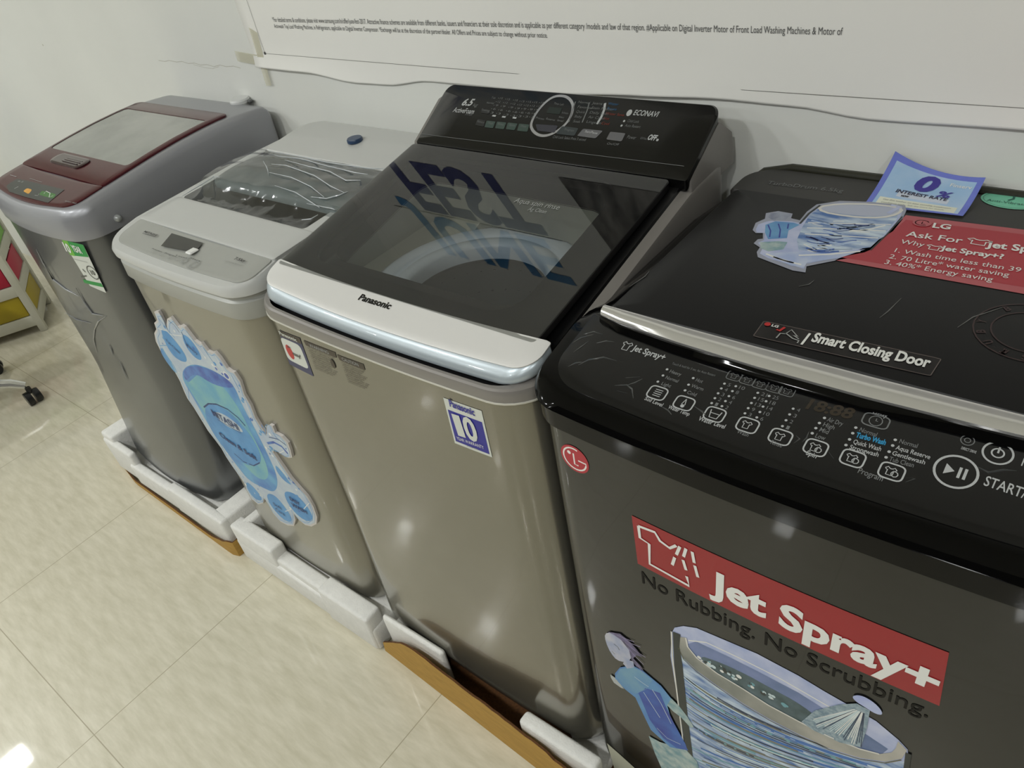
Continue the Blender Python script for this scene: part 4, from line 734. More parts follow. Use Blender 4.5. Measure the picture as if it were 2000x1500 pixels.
art('panel_print','lgp',its,cp,.0019)
FCC=mat('clear_film_crease_glint',(62,64,64),.15,coat=1)  # highlights on the panel film, modelled as lighter raised creases
for Q in ([(-0.4778,0.6172),(-0.4679,0.6252),(-0.4547,0.6253)],[(-0.4833,0.5999),(-0.4776,0.6109),(-0.4656,0.6215)],[(-0.4562,0.5721),(-0.4489,0.5834),(-0.4335,0.5934),(-0.4162,0.5938)],[(-0.4736,0.5874),(-0.4691,0.5978),(-0.4656,0.6098)],[(-0.3995,0.5605),(-0.3862,0.5664),(-0.3777,0.5634),(-0.3699,0.5522)],[(-0.3862,0.5664),(-0.3796,0.5722),(-0.3745,0.5806)],[(-0.3933,0.5750),(-0.3787,0.5823)],[(-0.4667,0.5656),(-0.4609,0.5738),(-0.4530,0.5784)],[(-0.4547,0.6101),(-0.4446,0.6173),(-0.4348,0.6190)],[(-0.3369,0.5539),(-0.3266,0.5520),(-0.3201,0.5479)],[(-0.3041,0.5671),(-0.2923,0.5637),(-0.2856,0.5599)],[(-0.1947,0.5710),(-0.1900,0.5682),(-0.1933,0.5614)],[(-0.1857,0.5802),(-0.1848,0.5718),(-0.1868,0.5655)],[(-0.3928,0.5550),(-0.3801,0.5561)],[(-0.0454,0.5990),(-0.0323,0.5959),(-0.0222,0.6034),(-0.0131,0.6062)],[(-0.1604,0.5644),(-0.1535,0.5590)],[(-0.1229,0.5838),(-0.1190,0.5779)],[(-0.0901,0.5641),(-0.0835,0.5652),(-0.0893,0.5590)]):
    bm=bmesh.new(); tube(bm,[P3('lgp',u,v,.0014) for u,v in Q],.0008,6,rad=[.0003]+[.0011]*(len(Q)-2)+[.0003]); finish(bm,'film_crease_glint',FCC,cp)
# ---- lid stickers of the black washer
RED=mat('sticker_red',(166,42,54),.35,noise=.03,nscale=10); PINK=mat('sticker_red_edge',(176,84,90),.35); PWH=mat('sticker_print_white',(226,226,222),.4)
LAV=mat('print_lavender',(190,196,222),.35,col2=(160,172,210),nscale=30); WAT=mat('print_water',(70,110,170),.3,col2=(200,214,226),nscale=22,stretch=(1,3,4)); CYB=mat('print_shirt_blue',(50,100,180),.4,col2=(110,165,200),nscale=9)
SKN=mat('print_skin',(150,160,190),.4,col2=(190,190,200),nscale=40); PCH=mat('print_chrome',(214,212,206),.3); PDG=mat('print_dark_green_grey',(38,44,42),.4); JEAN=mat('print_trousers',(176,190,186),.4,col2=(110,150,160),nscale=60); PBD=mat('print_deep_blue',(44,58,150),.4); CLR=mat('sticker_cut_edge',(150,154,170),.3)
s=art('sticker','lgl',[('poly',[(-0.2237,0.9944),(0.0081,1.0060),(0.0517,0.8600),(-0.0630,0.8572),(-0.2631,0.8548),(-0.2433,0.9019),(-0.2281,0.9500)],PINK),('poly',[(-0.2200,0.9822),(0.0096,0.9940),(0.0443,0.8718),(-0.0657,0.8707),(-0.2608,0.8638),(-0.2416,0.8970),(-0.2245,0.9484)],RED,{'l':1})],lid); s['label']='red water-saving sticker'
its=[TT('LG',[(-0.1861,0.9712),(-0.1661,0.9728)],.012,PWH,.03),TT('Ask For',[(-0.2078,0.9390),(-0.1455,0.9434)],.0135,PWH,.01),TT('Jet Spray+',[(-0.1204,0.9438),(-0.0438,0.9496)],.0145,PWH,.03),
 TT('Why',[(-0.2084,0.9194),(-0.1817,0.9201)],.0105,PWH),TT('Jet Spray+?',[(-0.1633,0.9193),(-0.0975,0.9220)],.0110,PWH,.03),
 TT('1. Wash time less than 39 min',[(-0.2079,0.8966),(-0.0530,0.9002)],.0098,PWH),TT('2. 70 Litre* water saving',[(-0.2092,0.8802),(-0.0839,0.8851)],.0098,PWH),TT('3. 40%* Energy saving',[(-0.2099,0.8657),(-0.0965,0.8692)],.0098,PWH),
 shirt('lgl',[(-0.1423,0.9460),(-0.1423,0.9460)][0],(.026,0),(0,.014),.0016,PWH),shirt('lgl',[(-0.1791,0.9171),(-0.1791,0.9171)][0],(.018,0),(0,.011),.0014,PWH)]
lc=[(-0.1997,0.9792),(-0.1997,0.9792)][0]; its+=[('disc',lc,.011,PINK,.010),('line',[(lc[0]+.008*math.cos(a*.5),lc[1]+.007*math.sin(a*.5)) for a in range(1,12)],.0012,PWH),('line',[(lc[0],lc[1]+.003),(lc[0],lc[1]-.003),(lc[0]+.004,lc[1]-.003)],.0012,PWH)]
art('lettering','lgl',its,s,.0014)
def wisps():
    r=random.Random(21); out=[]; L_=[(-0.3307,0.9457),(-0.3250,0.9172),(-0.3184,0.8902),(-0.3118,0.8671)]; R_=[(-0.2323,0.9838),(-0.2339,0.9449),(-0.2359,0.9130),(-0.2422,0.8913)]
    cols=[PWH,mat('wisp_blue',(60,96,170),.4),mat('wisp_deep',(40,60,120),.4),mat('wisp_pale',(170,190,220),.4),mat('wisp_steel',(110,130,160),.4)]
    for k in range(46):
        t=r.random()*2.99; i=int(t); f=t-i; a=lerp(L_[i],L_[i+1],f); b=lerp(R_[i],R_[i+1],f); u0=r.uniform(.02,.6); u1=min(.98,u0+r.uniform(.12,.4)); amp=r.uniform(.002,.006); ph=r.uniform(0,6)
        out.append(('line',[(lambda p,u:(p[0],p[1]-.012*math.sin(u*3.14)+amp*math.sin(9*u+ph)))(lerp(a,b,u),u) for u in [u0+(u1-u0)*q/7 for q in range(8)]],r.uniform(.0012,.0035),r.choice(cols),False,{'l':3+k%2}))
    for q in ([(-0.3729,0.9119),(-0.3630,0.8972),(-0.3575,0.8813)],[(-0.3617,0.9190),(-0.3526,0.9040),(-0.3457,0.8843)],[(-0.3495,0.9234),(-0.3453,0.9098)]): out.append(('line',q,.0018,PBD,False,{'l':3}))
    for q in ([(-0.3440,0.8392),(-0.3182,0.8315),(-0.2951,0.8301)],[(-0.3062,0.8499),(-0.2738,0.8654),(-0.2438,0.8853)],[(-0.3330,0.8352),(-0.3047,0.8302)]): out.append(('line',q,.0030,PWH,False,{'l':4}))
    return out
OUTL=[(-0.3855,0.8919),(-0.3902,0.9118),(-0.3837,0.9268),(-0.3891,0.9424),(-0.3763,0.9534),(-0.3558,0.9525),(-0.3526,0.9394),(-0.3400,0.9377),(-0.3407,0.9642),(-0.3367,0.9882),(-0.3127,1.0078),(-0.2753,1.0172),(-0.2322,1.0207),(-0.2268,1.0070),(-0.2239,0.9808),(-0.2252,0.9367),(-0.2304,0.8905),(-0.2356,0.8791),(-0.2587,0.8579),(-0.2882,0.8289),(-0.2840,0.8150),(-0.2993,0.8139),(-0.3362,0.8243),(-0.3501,0.8284),(-0.3566,0.8399),(-0.3579,0.8521),(-0.3694,0.8592),(-0.3691,0.8710),(-0.3637,0.8746),(-0.3698,0.8886),(-0.3784,0.8855)]
s=art('sticker','lgl',[('poly',OUTL,CLR),('poly',[(-0.3824,0.8946),(-0.3852,0.9089),(-0.3789,0.9190),(-0.3744,0.9238),(-0.3493,0.9313),(-0.3385,0.9305),(-0.3373,0.9590),(-0.3327,0.9830),(-0.3106,1.0020),(-0.2734,1.0114),(-0.2339,1.0139),(-0.2300,1.0029),(-0.2271,0.9767),(-0.2288,0.9368),(-0.2335,0.8947),(-0.2387,0.8846),(-0.2905,0.8346),(-0.2887,0.8222),(-0.3376,0.8306),(-0.3515,0.8376),(-0.3539,0.8523),(-0.3652,0.8623),(-0.3608,0.8713),(-0.3674,0.8895),(-0.3777,0.8872)],LAV,{'l':1}),
 ('poly',[(-0.3760,0.9108),(-0.3677,0.9246),(-0.3446,0.9283),(-0.3352,0.9256),(-0.3425,0.9063),(-0.3363,0.8864),(-0.3571,0.8756),(-0.3680,0.8908)],CYB,{'l':2}),('poly',[(-0.3817,0.9322),(-0.3834,0.9444),(-0.3713,0.9503),(-0.3565,0.9491),(-0.3571,0.9331),(-0.3695,0.9240)],mat('print_grey_hair',(150,156,172),.4,col2=(110,118,140),nscale=60),{'l':2}),
 ('poly',[(-0.3338,0.9571),(-0.3293,0.9778),(-0.2959,0.9989),(-0.2354,1.0041),(-0.2304,0.9815),(-0.2314,0.9372),(-0.2362,0.8991),(-0.2655,0.8768),(-0.3110,0.8618),(-0.3231,0.8855),(-0.3296,0.9185)],WAT,{'l':2}),('poly',sm([(-0.3321,0.9816),(-0.3090,0.9976),(-0.2719,1.0071),(-0.2400,1.0087),(-0.2324,1.0005),(-0.2397,0.9872),(-0.2618,0.9764),(-0.2929,0.9715),(-0.3200,0.9714)]),mat('print_pale_drum',(176,182,200),.3),{'l':3}),
 ('line',sm([(-0.3321,0.9816),(-0.3095,0.9991),(-0.2729,1.0100),(-0.2374,1.0127),(-0.2305,1.0027),(-0.2388,0.9845),(-0.2604,0.9723),(-0.2914,0.9674),(-0.3219,0.9692)],1),.0045,PCH,True,{'l':4}),('line',[(-0.3362,0.9283),(-0.3361,0.9594),(-0.3313,0.9868)],.003,PDG,False,{'l':4}),('line',[(-0.2338,0.8919),(-0.2288,0.9368),(-0.2264,0.9889)],.0018,PDG,False,{'l':4}),
 ('line',[(-0.2484,1.0152),(-0.2367,1.0145),(-0.2443,0.9917)],.006,LAV,False,{'l':5}),('poly',[(-0.3634,0.8644),(-0.3432,0.8750),(-0.3316,0.8766),(-0.3291,0.8576),(-0.3443,0.8460),(-0.3557,0.8501)],JEAN,{'l':2}),('poly',[(-0.3475,0.8378),(-0.3100,0.8594),(-0.2646,0.8744),(-0.2400,0.8922),(-0.2600,0.8614),(-0.2908,0.8371),(-0.2896,0.8244),(-0.3051,0.8234)],mat('print_pale_foam',(188,198,220),.4,col2=(160,176,214),nscale=40),{'l':3})]+
 [('line',[lerp(a,b,0),lerp(a,b,.5),b],.0022,PWH,False,{'l':3}) for a,b in zip([(-0.3277,0.9344),(-0.3237,0.9207),(-0.3199,0.9042)],[(-0.2322,0.9630),(-0.2328,0.9453),(-0.2353,0.9244)])]+wisps(),lid); s['label']='clear-edged washing tub and person cut-out sticker'
SBK=mat('sticker_clear_black',(26,24,24),.2,coat=.3)
q=[(-0.2858,0.7002),(-0.1050,0.7081),(-0.1064,0.6770),(-0.2845,0.6690)]
s=art('sticker','lgl',[('poly',rrect(q,.04),SBK),('line',rrect(q,.04),.0009,mat('sticker_outline',(98,88,84),.4),True,{'l':1})],lid); s['label']='dark transparent strip sticker with white lettering'
art('lettering','lgl',[TT('Smart Closing Door',[(-0.2269,0.6842),(-0.1113,0.6883)],.0165,PWH,.035),('line',[(-0.2325,0.6972),(-0.2329,0.6742)],.0025,PWH),('disc',[(-0.2795,0.6953),(-0.2795,0.6953)][0],.0035,RD),TT('LG',[(-0.2745,0.6932),(-0.2669,0.6933)],.0042,PWH,.03),
 ('line',[(-0.2608,0.6747),(-0.2603,0.6845),(-0.2541,0.6863),(-0.2451,0.6809),(-0.2380,0.6800),(-0.2377,0.6750)],.0016,GRY),('line',[(-0.2551,0.6858),(-0.2523,0.6957),(-0.2414,0.6858),(-0.2476,0.6871),(-0.2391,0.6827)],.0014,GRY),('line',[(-0.2667,0.6901),(-0.2631,0.6885),(-0.2605,0.6973)],.003,RD)],s,.0014)
DPR=mat('faint_stamp_print',(52,34,34),.4)
c=([(-0.0422,0.7877),(-0.0422,0.7877)][0]); its=[]
for r in (.052,.036): its.append(('line',[(c[0]+r*math.cos(a*.19635),c[1]+r*math.sin(a*.19635)) for a in range(32)],.0016,DPR,True))
for k,ch in enumerate('RUBY BEST 7 BEST'):
    a=math.radians(250-k*24); p=(c[0]+.0415*math.cos(a),c[1]+.0415*math.sin(a)); 
    if ch!=' ': its.append(('text',ch,(p[0]-.003*math.sin(a),p[1]+.003*math.cos(a)),(p[0]+.003*math.sin(a),p[1]-.003*math.cos(a)),.008,DPR,.03))
art('stamp_print','lgl',its,lid,.0006)
LFC=mat('lid_film_crease_glint',(90,90,88),.2,coat=.6)  # streaks of light on the lid film, built as paler thin tubes
for Q in ([(-0.1791,0.7558),(-0.1752,0.7718),(-0.1710,0.8017)],[(-0.1056,0.7688),(-0.0972,0.7935),(-0.0753,0.8245)],[(-0.2793,0.7829),(-0.2705,0.7916),(-0.2686,0.8023)],[(-0.4637,0.7052),(-0.4584,0.7341),(-0.4599,0.7471)]):
    bm=bmesh.new(); tube(bm,[P3('lgl',u,v,.0003) for u,v in Q],.0006,6,rad=[.0003]+[.0007]*(len(Q)-2)+[.0003]); finish(bm,'film_crease_glint',LFC,lid)
# ---- front of the black washer
RD2=mat('banner_red',(148,30,36),.35,noise=.03,nscale=8)
s=art('sticker','lgf',[('poly',[(-0.3603,0.8297),(-0.0160,0.8289),(-0.0099,0.7391),(-0.3579,0.7414)],RD2)],m4); s['label']='long red banner sticker'
its=[TT('Jet Spray+',[(-0.2584,0.7603),(-0.0158,0.7561)],0.0395,PWH,.035),
 ('line',[(-0.3511,0.8171),(-0.3504,0.7962),(-0.3375,0.7932),(-0.3391,0.7545),(-0.2846,0.7503),(-0.2876,0.7667)],.0042,PWH),('line',[(-0.3511,0.8171),(-0.3282,0.8204),(-0.3218,0.8089),(-0.3089,0.8043),(-0.2998,0.8148)],.0042,PWH)]
for q in ([(-0.2951,0.8160),(-0.3003,0.7979)],[(-0.3026,0.7917),(-0.3066,0.7748)],[(-0.2871,0.8175),(-0.2908,0.8005)],[(-0.2917,0.7943),(-0.2880,0.7779)],[(-0.2793,0.8171),(-0.2770,0.7986)],[(-0.2764,0.7943),(-0.2727,0.7752)]): its.append(('line',q,.0040,PWH))
art('lettering','lgf',its,s,.0014)
art('slogan_print','lgf',[TT('No Rubbing. No Scrubbing.',[(-0.3535,0.7053),(-0.0161,0.7093)],0.0235,mat('charcoal_print',(24,22,19),.6,spec=.2),.005)],m4,.0006)
RDL=mat('emblem_red',(170,30,48),.3)
c=[(-0.4387,0.8824),(-0.4387,0.8824)][0]; rr_=0.0489*.50
rr_=.0215
its=[('disc',c,rr_,RDL)]
def arc(c,r,a0,a1,n=20): return [(c[0]+r*math.cos(math.radians(a0+(a1-a0)*k/n)),c[1]+r*math.sin(math.radians(a0+(a1-a0)*k/n))) for k in range(n+1)]
its+=[('line',arc(c,rr_*.80,70,360)+[(c[0]+rr_*.25,c[1])],.0022,PWH,False,{'l':1}),('line',[(c[0]-rr_*.05,c[1]+rr_*.42),(c[0]-rr_*.05,c[1]-rr_*.42),(c[0]+rr_*.22,c[1]-rr_*.42)],.0022,PWH,False,{'l':1}),('disc',(c[0]-rr_*.36,c[1]+rr_*.36),rr_*.13,PWH,{'l':1})]
o=art('brand_emblem','lgf',its,m4); o['label']='round red brand emblem'
# printed tub, water and person
its=[]
its.append(('poly',[(-0.3136,0.6285),(-0.3084,0.6453),(-0.2953,0.6594),(-0.2763,0.6704),(-0.2389,0.6759),(-0.1972,0.6815),(-0.1474,0.6782),(-0.1160,0.6716),(-0.0948,0.6682),(-0.0603,0.6613),(-0.0355,0.6454),(-0.0247,0.6348),(-0.0199,0.6118),(-0.0135,0.5111),(-0.2850,0.1622),(-0.3060,0.4230),(-0.3131,0.5129),(-0.3173,0.5728)],LAV))
its.append(('poly',[(-0.2926,0.6207),(-0.2775,0.6405),(-0.2352,0.6448),(-0.1953,0.6459),(-0.1451,0.6440),(-0.1087,0.6350),(-0.0740,0.6288),(-0.0425,0.6176),(-0.0481,0.5975),(-0.0805,0.5830),(-0.1280,0.5758),(-0.1794,0.5762),(-0.2275,0.5839),(-0.2708,0.5950)],mat('print_blue_grey_drum',(92,112,150),.4,col2=(120,134,176),nscale=20),{'l':1}))
its.append(('poly',sm([(-0.2765,0.6113),(-0.2490,0.6214),(-0.2145,0.6265),(-0.1751,0.6243),(-0.1436,0.6225),(-0.1185,0.6116),(-0.1279,0.5747),(-0.1661,0.5733),(-0.2135,0.5825),(-0.2525,0.5886)]),mat('print_drum_shadow',(58,78,82),.4,col2=(84,104,112),nscale=50),{'l':2}))
its.append(('line',[(-0.2886,0.6334),(-0.2631,0.6504),(-0.2218,0.6541),(-0.1703,0.6547),(-0.1215,0.6478),(-0.0809,0.6414)],.0020,PWH,False,{'l':2}))
its.append(('poly',[(-0.3084,0.6024),(-0.2899,0.5778),(-0.2636,0.5662),(-0.2199,0.5541),(-0.1782,0.5487),(-0.1388,0.5497),(-0.1016,0.5545),(-0.0672,0.5673),(-0.0387,0.5881),(-0.0237,0.6090),(-0.0151,0.5146),(-0.2829,0.1726),(-0.3051,0.3943),(-0.3097,0.5161)],WAT,{'l':2}))
rr=random.Random(11)
A=[(-0.3080,0.5688),(-0.3047,0.5209),(-0.3013,0.4705),(-0.2977,0.4172),(-0.2939,0.3610),(-0.2917,0.2992)]; B=[(-0.0249,0.5945),(-0.0279,0.5689),(-0.0345,0.5423),(-0.0486,0.5061),(-0.0742,0.4615),(-0.1028,0.4193)]
C0=[(-0.2338,0.5184),(-0.2259,0.4795),(-0.2178,0.4462),(-0.2170,0.4032),(-0.2164,0.3733),(-0.2237,0.3329)]
WC=[mat('print_teal',(110,160,170),.4),mat('print_ice',(196,212,216),.4),mat('print_navy_line',(36,52,80),.4),mat('print_mid_blue',(60,110,180),.4),mat('print_taupe',(120,118,104),.4)]
for k in range(64):
    t=rr.random()*4.99; i=int(t); f=t-i; a=lerp(A[i],A[i+1],f); c=lerp(C0[i],C0[i+1],f); b=lerp(B[i],B[i+1],f)
    j=rr.uniform(-.004,.004); n=10; t0=rr.uniform(0,.35); t1=rr.uniform(.5,1)
    its.append(('line',[lerp(lerp(a,(c[0],c[1]+j),u),lerp((c[0],c[1]+j),b,u),u) for u in [t0+(t1-t0)*q/n for q in range(n+1)]],rr.uniform(.0010,.0040),rr.choice(WC),False,{'l':3+k%3}))
rim=[(-0.3052,0.6286),(-0.3036,0.6065),(-0.2966,0.5864),(-0.2770,0.5735),(-0.2474,0.5652),(-0.2115,0.5572),(-0.1771,0.5536),(-0.1378,0.5545),(-0.1007,0.5580),(-0.0665,0.5718),(-0.0417,0.5898),(-0.0273,0.6122),(-0.0250,0.6333),(-0.0353,0.6434),(-0.0357,0.6270),(-0.0384,0.6149),(-0.0495,0.5997),(-0.0698,0.5905),(-0.1030,0.5841),(-0.1398,0.5835),(-0.1784,0.5844),(-0.2123,0.5909),(-0.2475,0.5944),(-0.2766,0.6041),(-0.2897,0.6186),(-0.2922,0.6372)]
its.append(('poly',rim,mat('print_rim_grey',(104,110,104),.35,col2=(206,200,190),nscale=5),{'l':7}))
its.append(('line',rim[16:],.0026,PCH,False,{'l':8})); its.append(('line',[(p[0],p[1]-.003) for p in rim[1:12]],.0014,mat('print_olive',(96,92,50),.4),False,{'l':8}))
its.append(('poly',[(-0.3111,0.6352),(-0.2997,0.6378),(-0.3021,0.6079),(-0.2987,0.5648),(-0.2939,0.4358),(-0.2792,0.1701),(-0.2869,0.1596),(-0.3060,0.4230),(-0.3117,0.5529)],PDG,{'l':8})); its.append(('line',[(-0.3134,0.6332),(-0.3140,0.5757),(-0.3094,0.4761),(-0.3042,0.3648),(-0.2869,0.1596)],.0022,PCH,False,{'l':8}))
its.append(('line',[(-0.0228,0.6287),(-0.0135,0.5111)],.006,PDG,False,{'l':8}))
its.append(('poly',[(-0.0828,0.6792),(-0.0686,0.6773),(-0.0676,0.6408),(-0.0691,0.5948),(-0.0922,0.5830),(-0.1234,0.5805),(-0.1374,0.5859),(-0.1244,0.6246),(-0.0997,0.6614)],mat('print_spray',(110,134,150),.4,col2=(160,176,184),nscale=200),{'l':8}))
for k in range(26):
    o_=[(-0.0743,0.6806),(-0.0743,0.6806)][0]; e=lerp([(-0.1362,0.5870),(-0.0689,0.5927)][0],[(-0.1362,0.5870),(-0.0689,0.5927)][1],k/25); its.append(('line',[lerp(o_,e,.15),lerp(o_,e,rr.uniform(.8,1.0))],.0009,rr.choice([PWH,WC[2],WC[1]]),False,{'l':9}))
its.append(('poly',sm([(-0.0893,0.6893),(-0.0806,0.6991),(-0.0677,0.6972),(-0.0584,0.6889),(-0.0557,0.6798),(-0.0631,0.6760),(-0.0742,0.6797),(-0.0842,0.6822)]),mat('print_spray_head',(140,150,215),.3,col2=(186,196,226),nscale=20),{'l':10}))
for k in range(40):
    p=[(-0.2707,0.6022),(-0.2489,0.6098),(-0.2278,0.6075),(-0.1939,0.6069),(-0.1677,0.6044)][k%5]; its.append(('disc',(p[0]+rr.uniform(-.012,.012),p[1]+rr.uniform(-.006,.006)),rr.uniform(.001,.004),rr.choice([PWH,PDG,WC[0],WC[1]]),{'l':4+k%2}))
# person
its.append(('poly',[(-0.3679,0.2986),(-0.3466,0.3036),(-0.2997,0.3353),(-0.2808,0.3189),(-0.2623,0.2150),(-0.3246,0.1313),(-0.3589,0.2520)],JEAN,{'l':9}))
its.append(('poly',[(-0.4220,0.4291),(-0.4097,0.4581),(-0.3851,0.4871),(-0.3669,0.4908),(-0.3362,0.4796),(-0.3167,0.4576),(-0.3279,0.4347),(-0.3224,0.3996),(-0.3078,0.3639),(-0.2953,0.3373),(-0.3276,0.3092),(-0.3625,0.3243),(-0.3746,0.3598),(-0.3863,0.3961),(-0.4051,0.4006),(-0.4226,0.4125)],CYB,{'l':10}))
its.append(('poly',[(-0.3792,0.4167),(-0.3644,0.4461),(-0.3390,0.4575),(-0.3300,0.4268),(-0.3173,0.3930),(-0.2993,0.3516),(-0.2962,0.3362),(-0.3163,0.3209),(-0.3400,0.3242),(-0.3626,0.3559)],mat('print_blue_shirt_lower',(44,58,150),.4,col2=(60,110,186),nscale=14),{'l':11})); its.append(('poly',[(-0.4218,0.4205),(-0.4101,0.4535),(-0.3853,0.4842),(-0.3671,0.4879),(-0.3500,0.4813),(-0.3627,0.4450),(-0.3855,0.4073),(-0.4050,0.4022),(-0.4179,0.4098)],mat('print_pale_shirt',(122,164,182),.4,col2=(90,140,186),nscale=18),{'l':11}))
for q in ([(-0.3691,0.4299),(-0.3576,0.4097),(-0.3426,0.3837)],[(-0.3524,0.4539),(-0.3386,0.4294),(-0.3228,0.3870)],[(-0.3501,0.3446),(-0.3322,0.3331),(-0.3084,0.3412)],[(-0.3836,0.4582),(-0.3692,0.4554),(-0.3585,0.4548)]): its.append(('line',q,.0012,WC[1],False,{'l':12}))
its.append(('poly',[(-0.4321,0.4162),(-0.4232,0.4162),(-0.4071,0.4000),(-0.4132,0.3967),(-0.4269,0.3977),(-0.4319,0.4075)],mat('print_pale_arm',(176,180,180),.4),{'l':10}))
its.append(('poly',[(-0.3199,0.4627),(-0.3068,0.4537),(-0.2955,0.4399),(-0.2843,0.4200),(-0.2894,0.4115),(-0.3043,0.4248),(-0.3178,0.4279),(-0.3279,0.4347)],JEAN,{'l':11}))
its.append(('poly',sm([(-0.4312,0.5275),(-0.4185,0.5425),(-0.4021,0.5428),(-0.3902,0.5353),(-0.3841,0.5226),(-0.3857,0.5027),(-0.3982,0.4829),(-0.4139,0.4735),(-0.4244,0.4829),(-0.4316,0.5060)],1),SKN,{'l':12})); its.append(('poly',[(-0.3974,0.4917),(-0.3822,0.5006),(-0.3816,0.4849),(-0.3957,0.4688),(-0.4025,0.4761)],SKN,{'l':12}))
HR=mat('print_purple_hair',(110,102,140),.4,col2=(64,60,84),nscale=80)
its.append(('poly',[(-0.4244,0.5386),(-0.4011,0.5538),(-0.3855,0.5497),(-0.3724,0.5384),(-0.3645,0.5275),(-0.3753,0.5229),(-0.3816,0.5092),(-0.3697,0.5016),(-0.3650,0.4926),(-0.3775,0.4915),(-0.3857,0.5027),(-0.3875,0.5248),(-0.4006,0.5389),(-0.4132,0.5407)],HR,{'l':13}))
for q in ([(-0.4016,0.5483),(-0.3841,0.5459),(-0.3663,0.5515)],[(-0.3934,0.5402),(-0.3780,0.5334),(-0.3590,0.5326)],[(-0.3890,0.5287),(-0.3773,0.5183),(-0.3639,0.5097)],[(-0.3867,0.5124),(-0.3767,0.5031),(-0.3673,0.4850)],[(-0.4072,0.5459),(-0.3908,0.5502),(-0.3764,0.5553)]): its.append(('line',q,.0011,mat('print_hair_strand',(150,140,176),.4),False,{'l':14}))
its+=[('line',[(-0.4156,0.5151),(-0.4084,0.5138),(-0.4061,0.5078)],.0012,PDG,False,{'l':13}),('line',[(-0.4217,0.4908),(-0.4164,0.4876)],.0010,PDG,False,{'l':13}),('line',[(-0.4268,0.4970),(-0.4249,0.4879)],.0010,LAV,False,{'l':13})]
o=art('promotional_print','lgf',its,m4,.0006); o['label']='large printed picture of a water tub and a leaning person'
o=art('sticker','lgf',[('poly',[(-0.4663,0.1553),(-0.4397,0.1490),(-0.3844,0.1306),(-0.4219,0.0948),(-0.4584,0.0726)],mat('pale_label',(178,178,160),.5))],m4,.0008); o['label']='pale grey corner label'
# ================================================================ foam trays and cardboard
FOAM=mat('white_packing_foam',(226,225,220),.8,bump=.5,bscale=260,noise=.03,nscale=60)
CARD=mat('brown_cardboard',(176,138,66),.85,noise=.08,nscale=30,stretch=(1,1,6),bump=.2,bscale=120); CARD2=mat('cardboard_edge_and_gap_shade',(92,58,26),.9,noise=.2,nscale=200)
def tray(name,lab,x0,x1,y0,y1,blocks,h=.082,tuck=0,slots=(),recess=None):
    bm=bmesh.new()
    for b in blocks: box(bm,*b,bev=.008,seg=3)
    t=tag(finish(bm,name,FOAM,None,((x0+x1)/2,(y0+y1)/2,0),merge=False,sharp=60),lab,'packing foam','foam trays under the washers')
    for v in t.data.vertices: # slightly lumpy
        v.co+=Vector((math.sin(v.co.y*40+v.co.x*33),math.sin(v.co.x*47),math.sin(v.co.x*31+v.co.y*29)))*.0012
    return t
tray('foam_tray','white foam tray with a raised left corner block under the burgundy-lid washer',-2.30,-1.645,.455,1.09,[
 (-2.295,-1.65,.484,1.09,.022,.078),(-2.302,-2.232,.486,.60,.022,.168),(-2.297,-2.13,.480,.503,.022,.148),(-2.16,-1.90,.474,.500,.022,.105),(-1.93,-1.650,.471,.500,.022,.122),(-1.715,-1.650,.472,.66,.022,.122)])
tray('foam_tray','white foam tray on the bare floor under the white-decked washer',-1.62,-1.075,.470,1.09,[
 (-1.615,-1.075,.476,1.09,.002,.078),(-1.61,-1.43,.476,.519,.01,.135),(-1.595,-1.565,.476,.60,.01,.135),(-1.44,-1.24,.482,.519,.006,.10),(-1.25,-1.078,.472,.519,.004,.120)])
tray('foam_tray','white foam tray with dark front gap under the glass-lid washer',-1.06,-.46,.465,1.09,[
 (-1.055,-.50,.60,1.09,.012,.046),(-1.050,-.865,.499,.513,.012,.128),(-1.050,-1.01,.499,.60,.012,.080),(-.645,-.470,.478,.508,.012,.118),(-.57,-.480,.480,.60,.012,.044)])
tray('foam_tray','white foam tray under the black washer',-.46,.08,.47,1.09,[(-.375,.08,.515,1.09,.004,.076)])
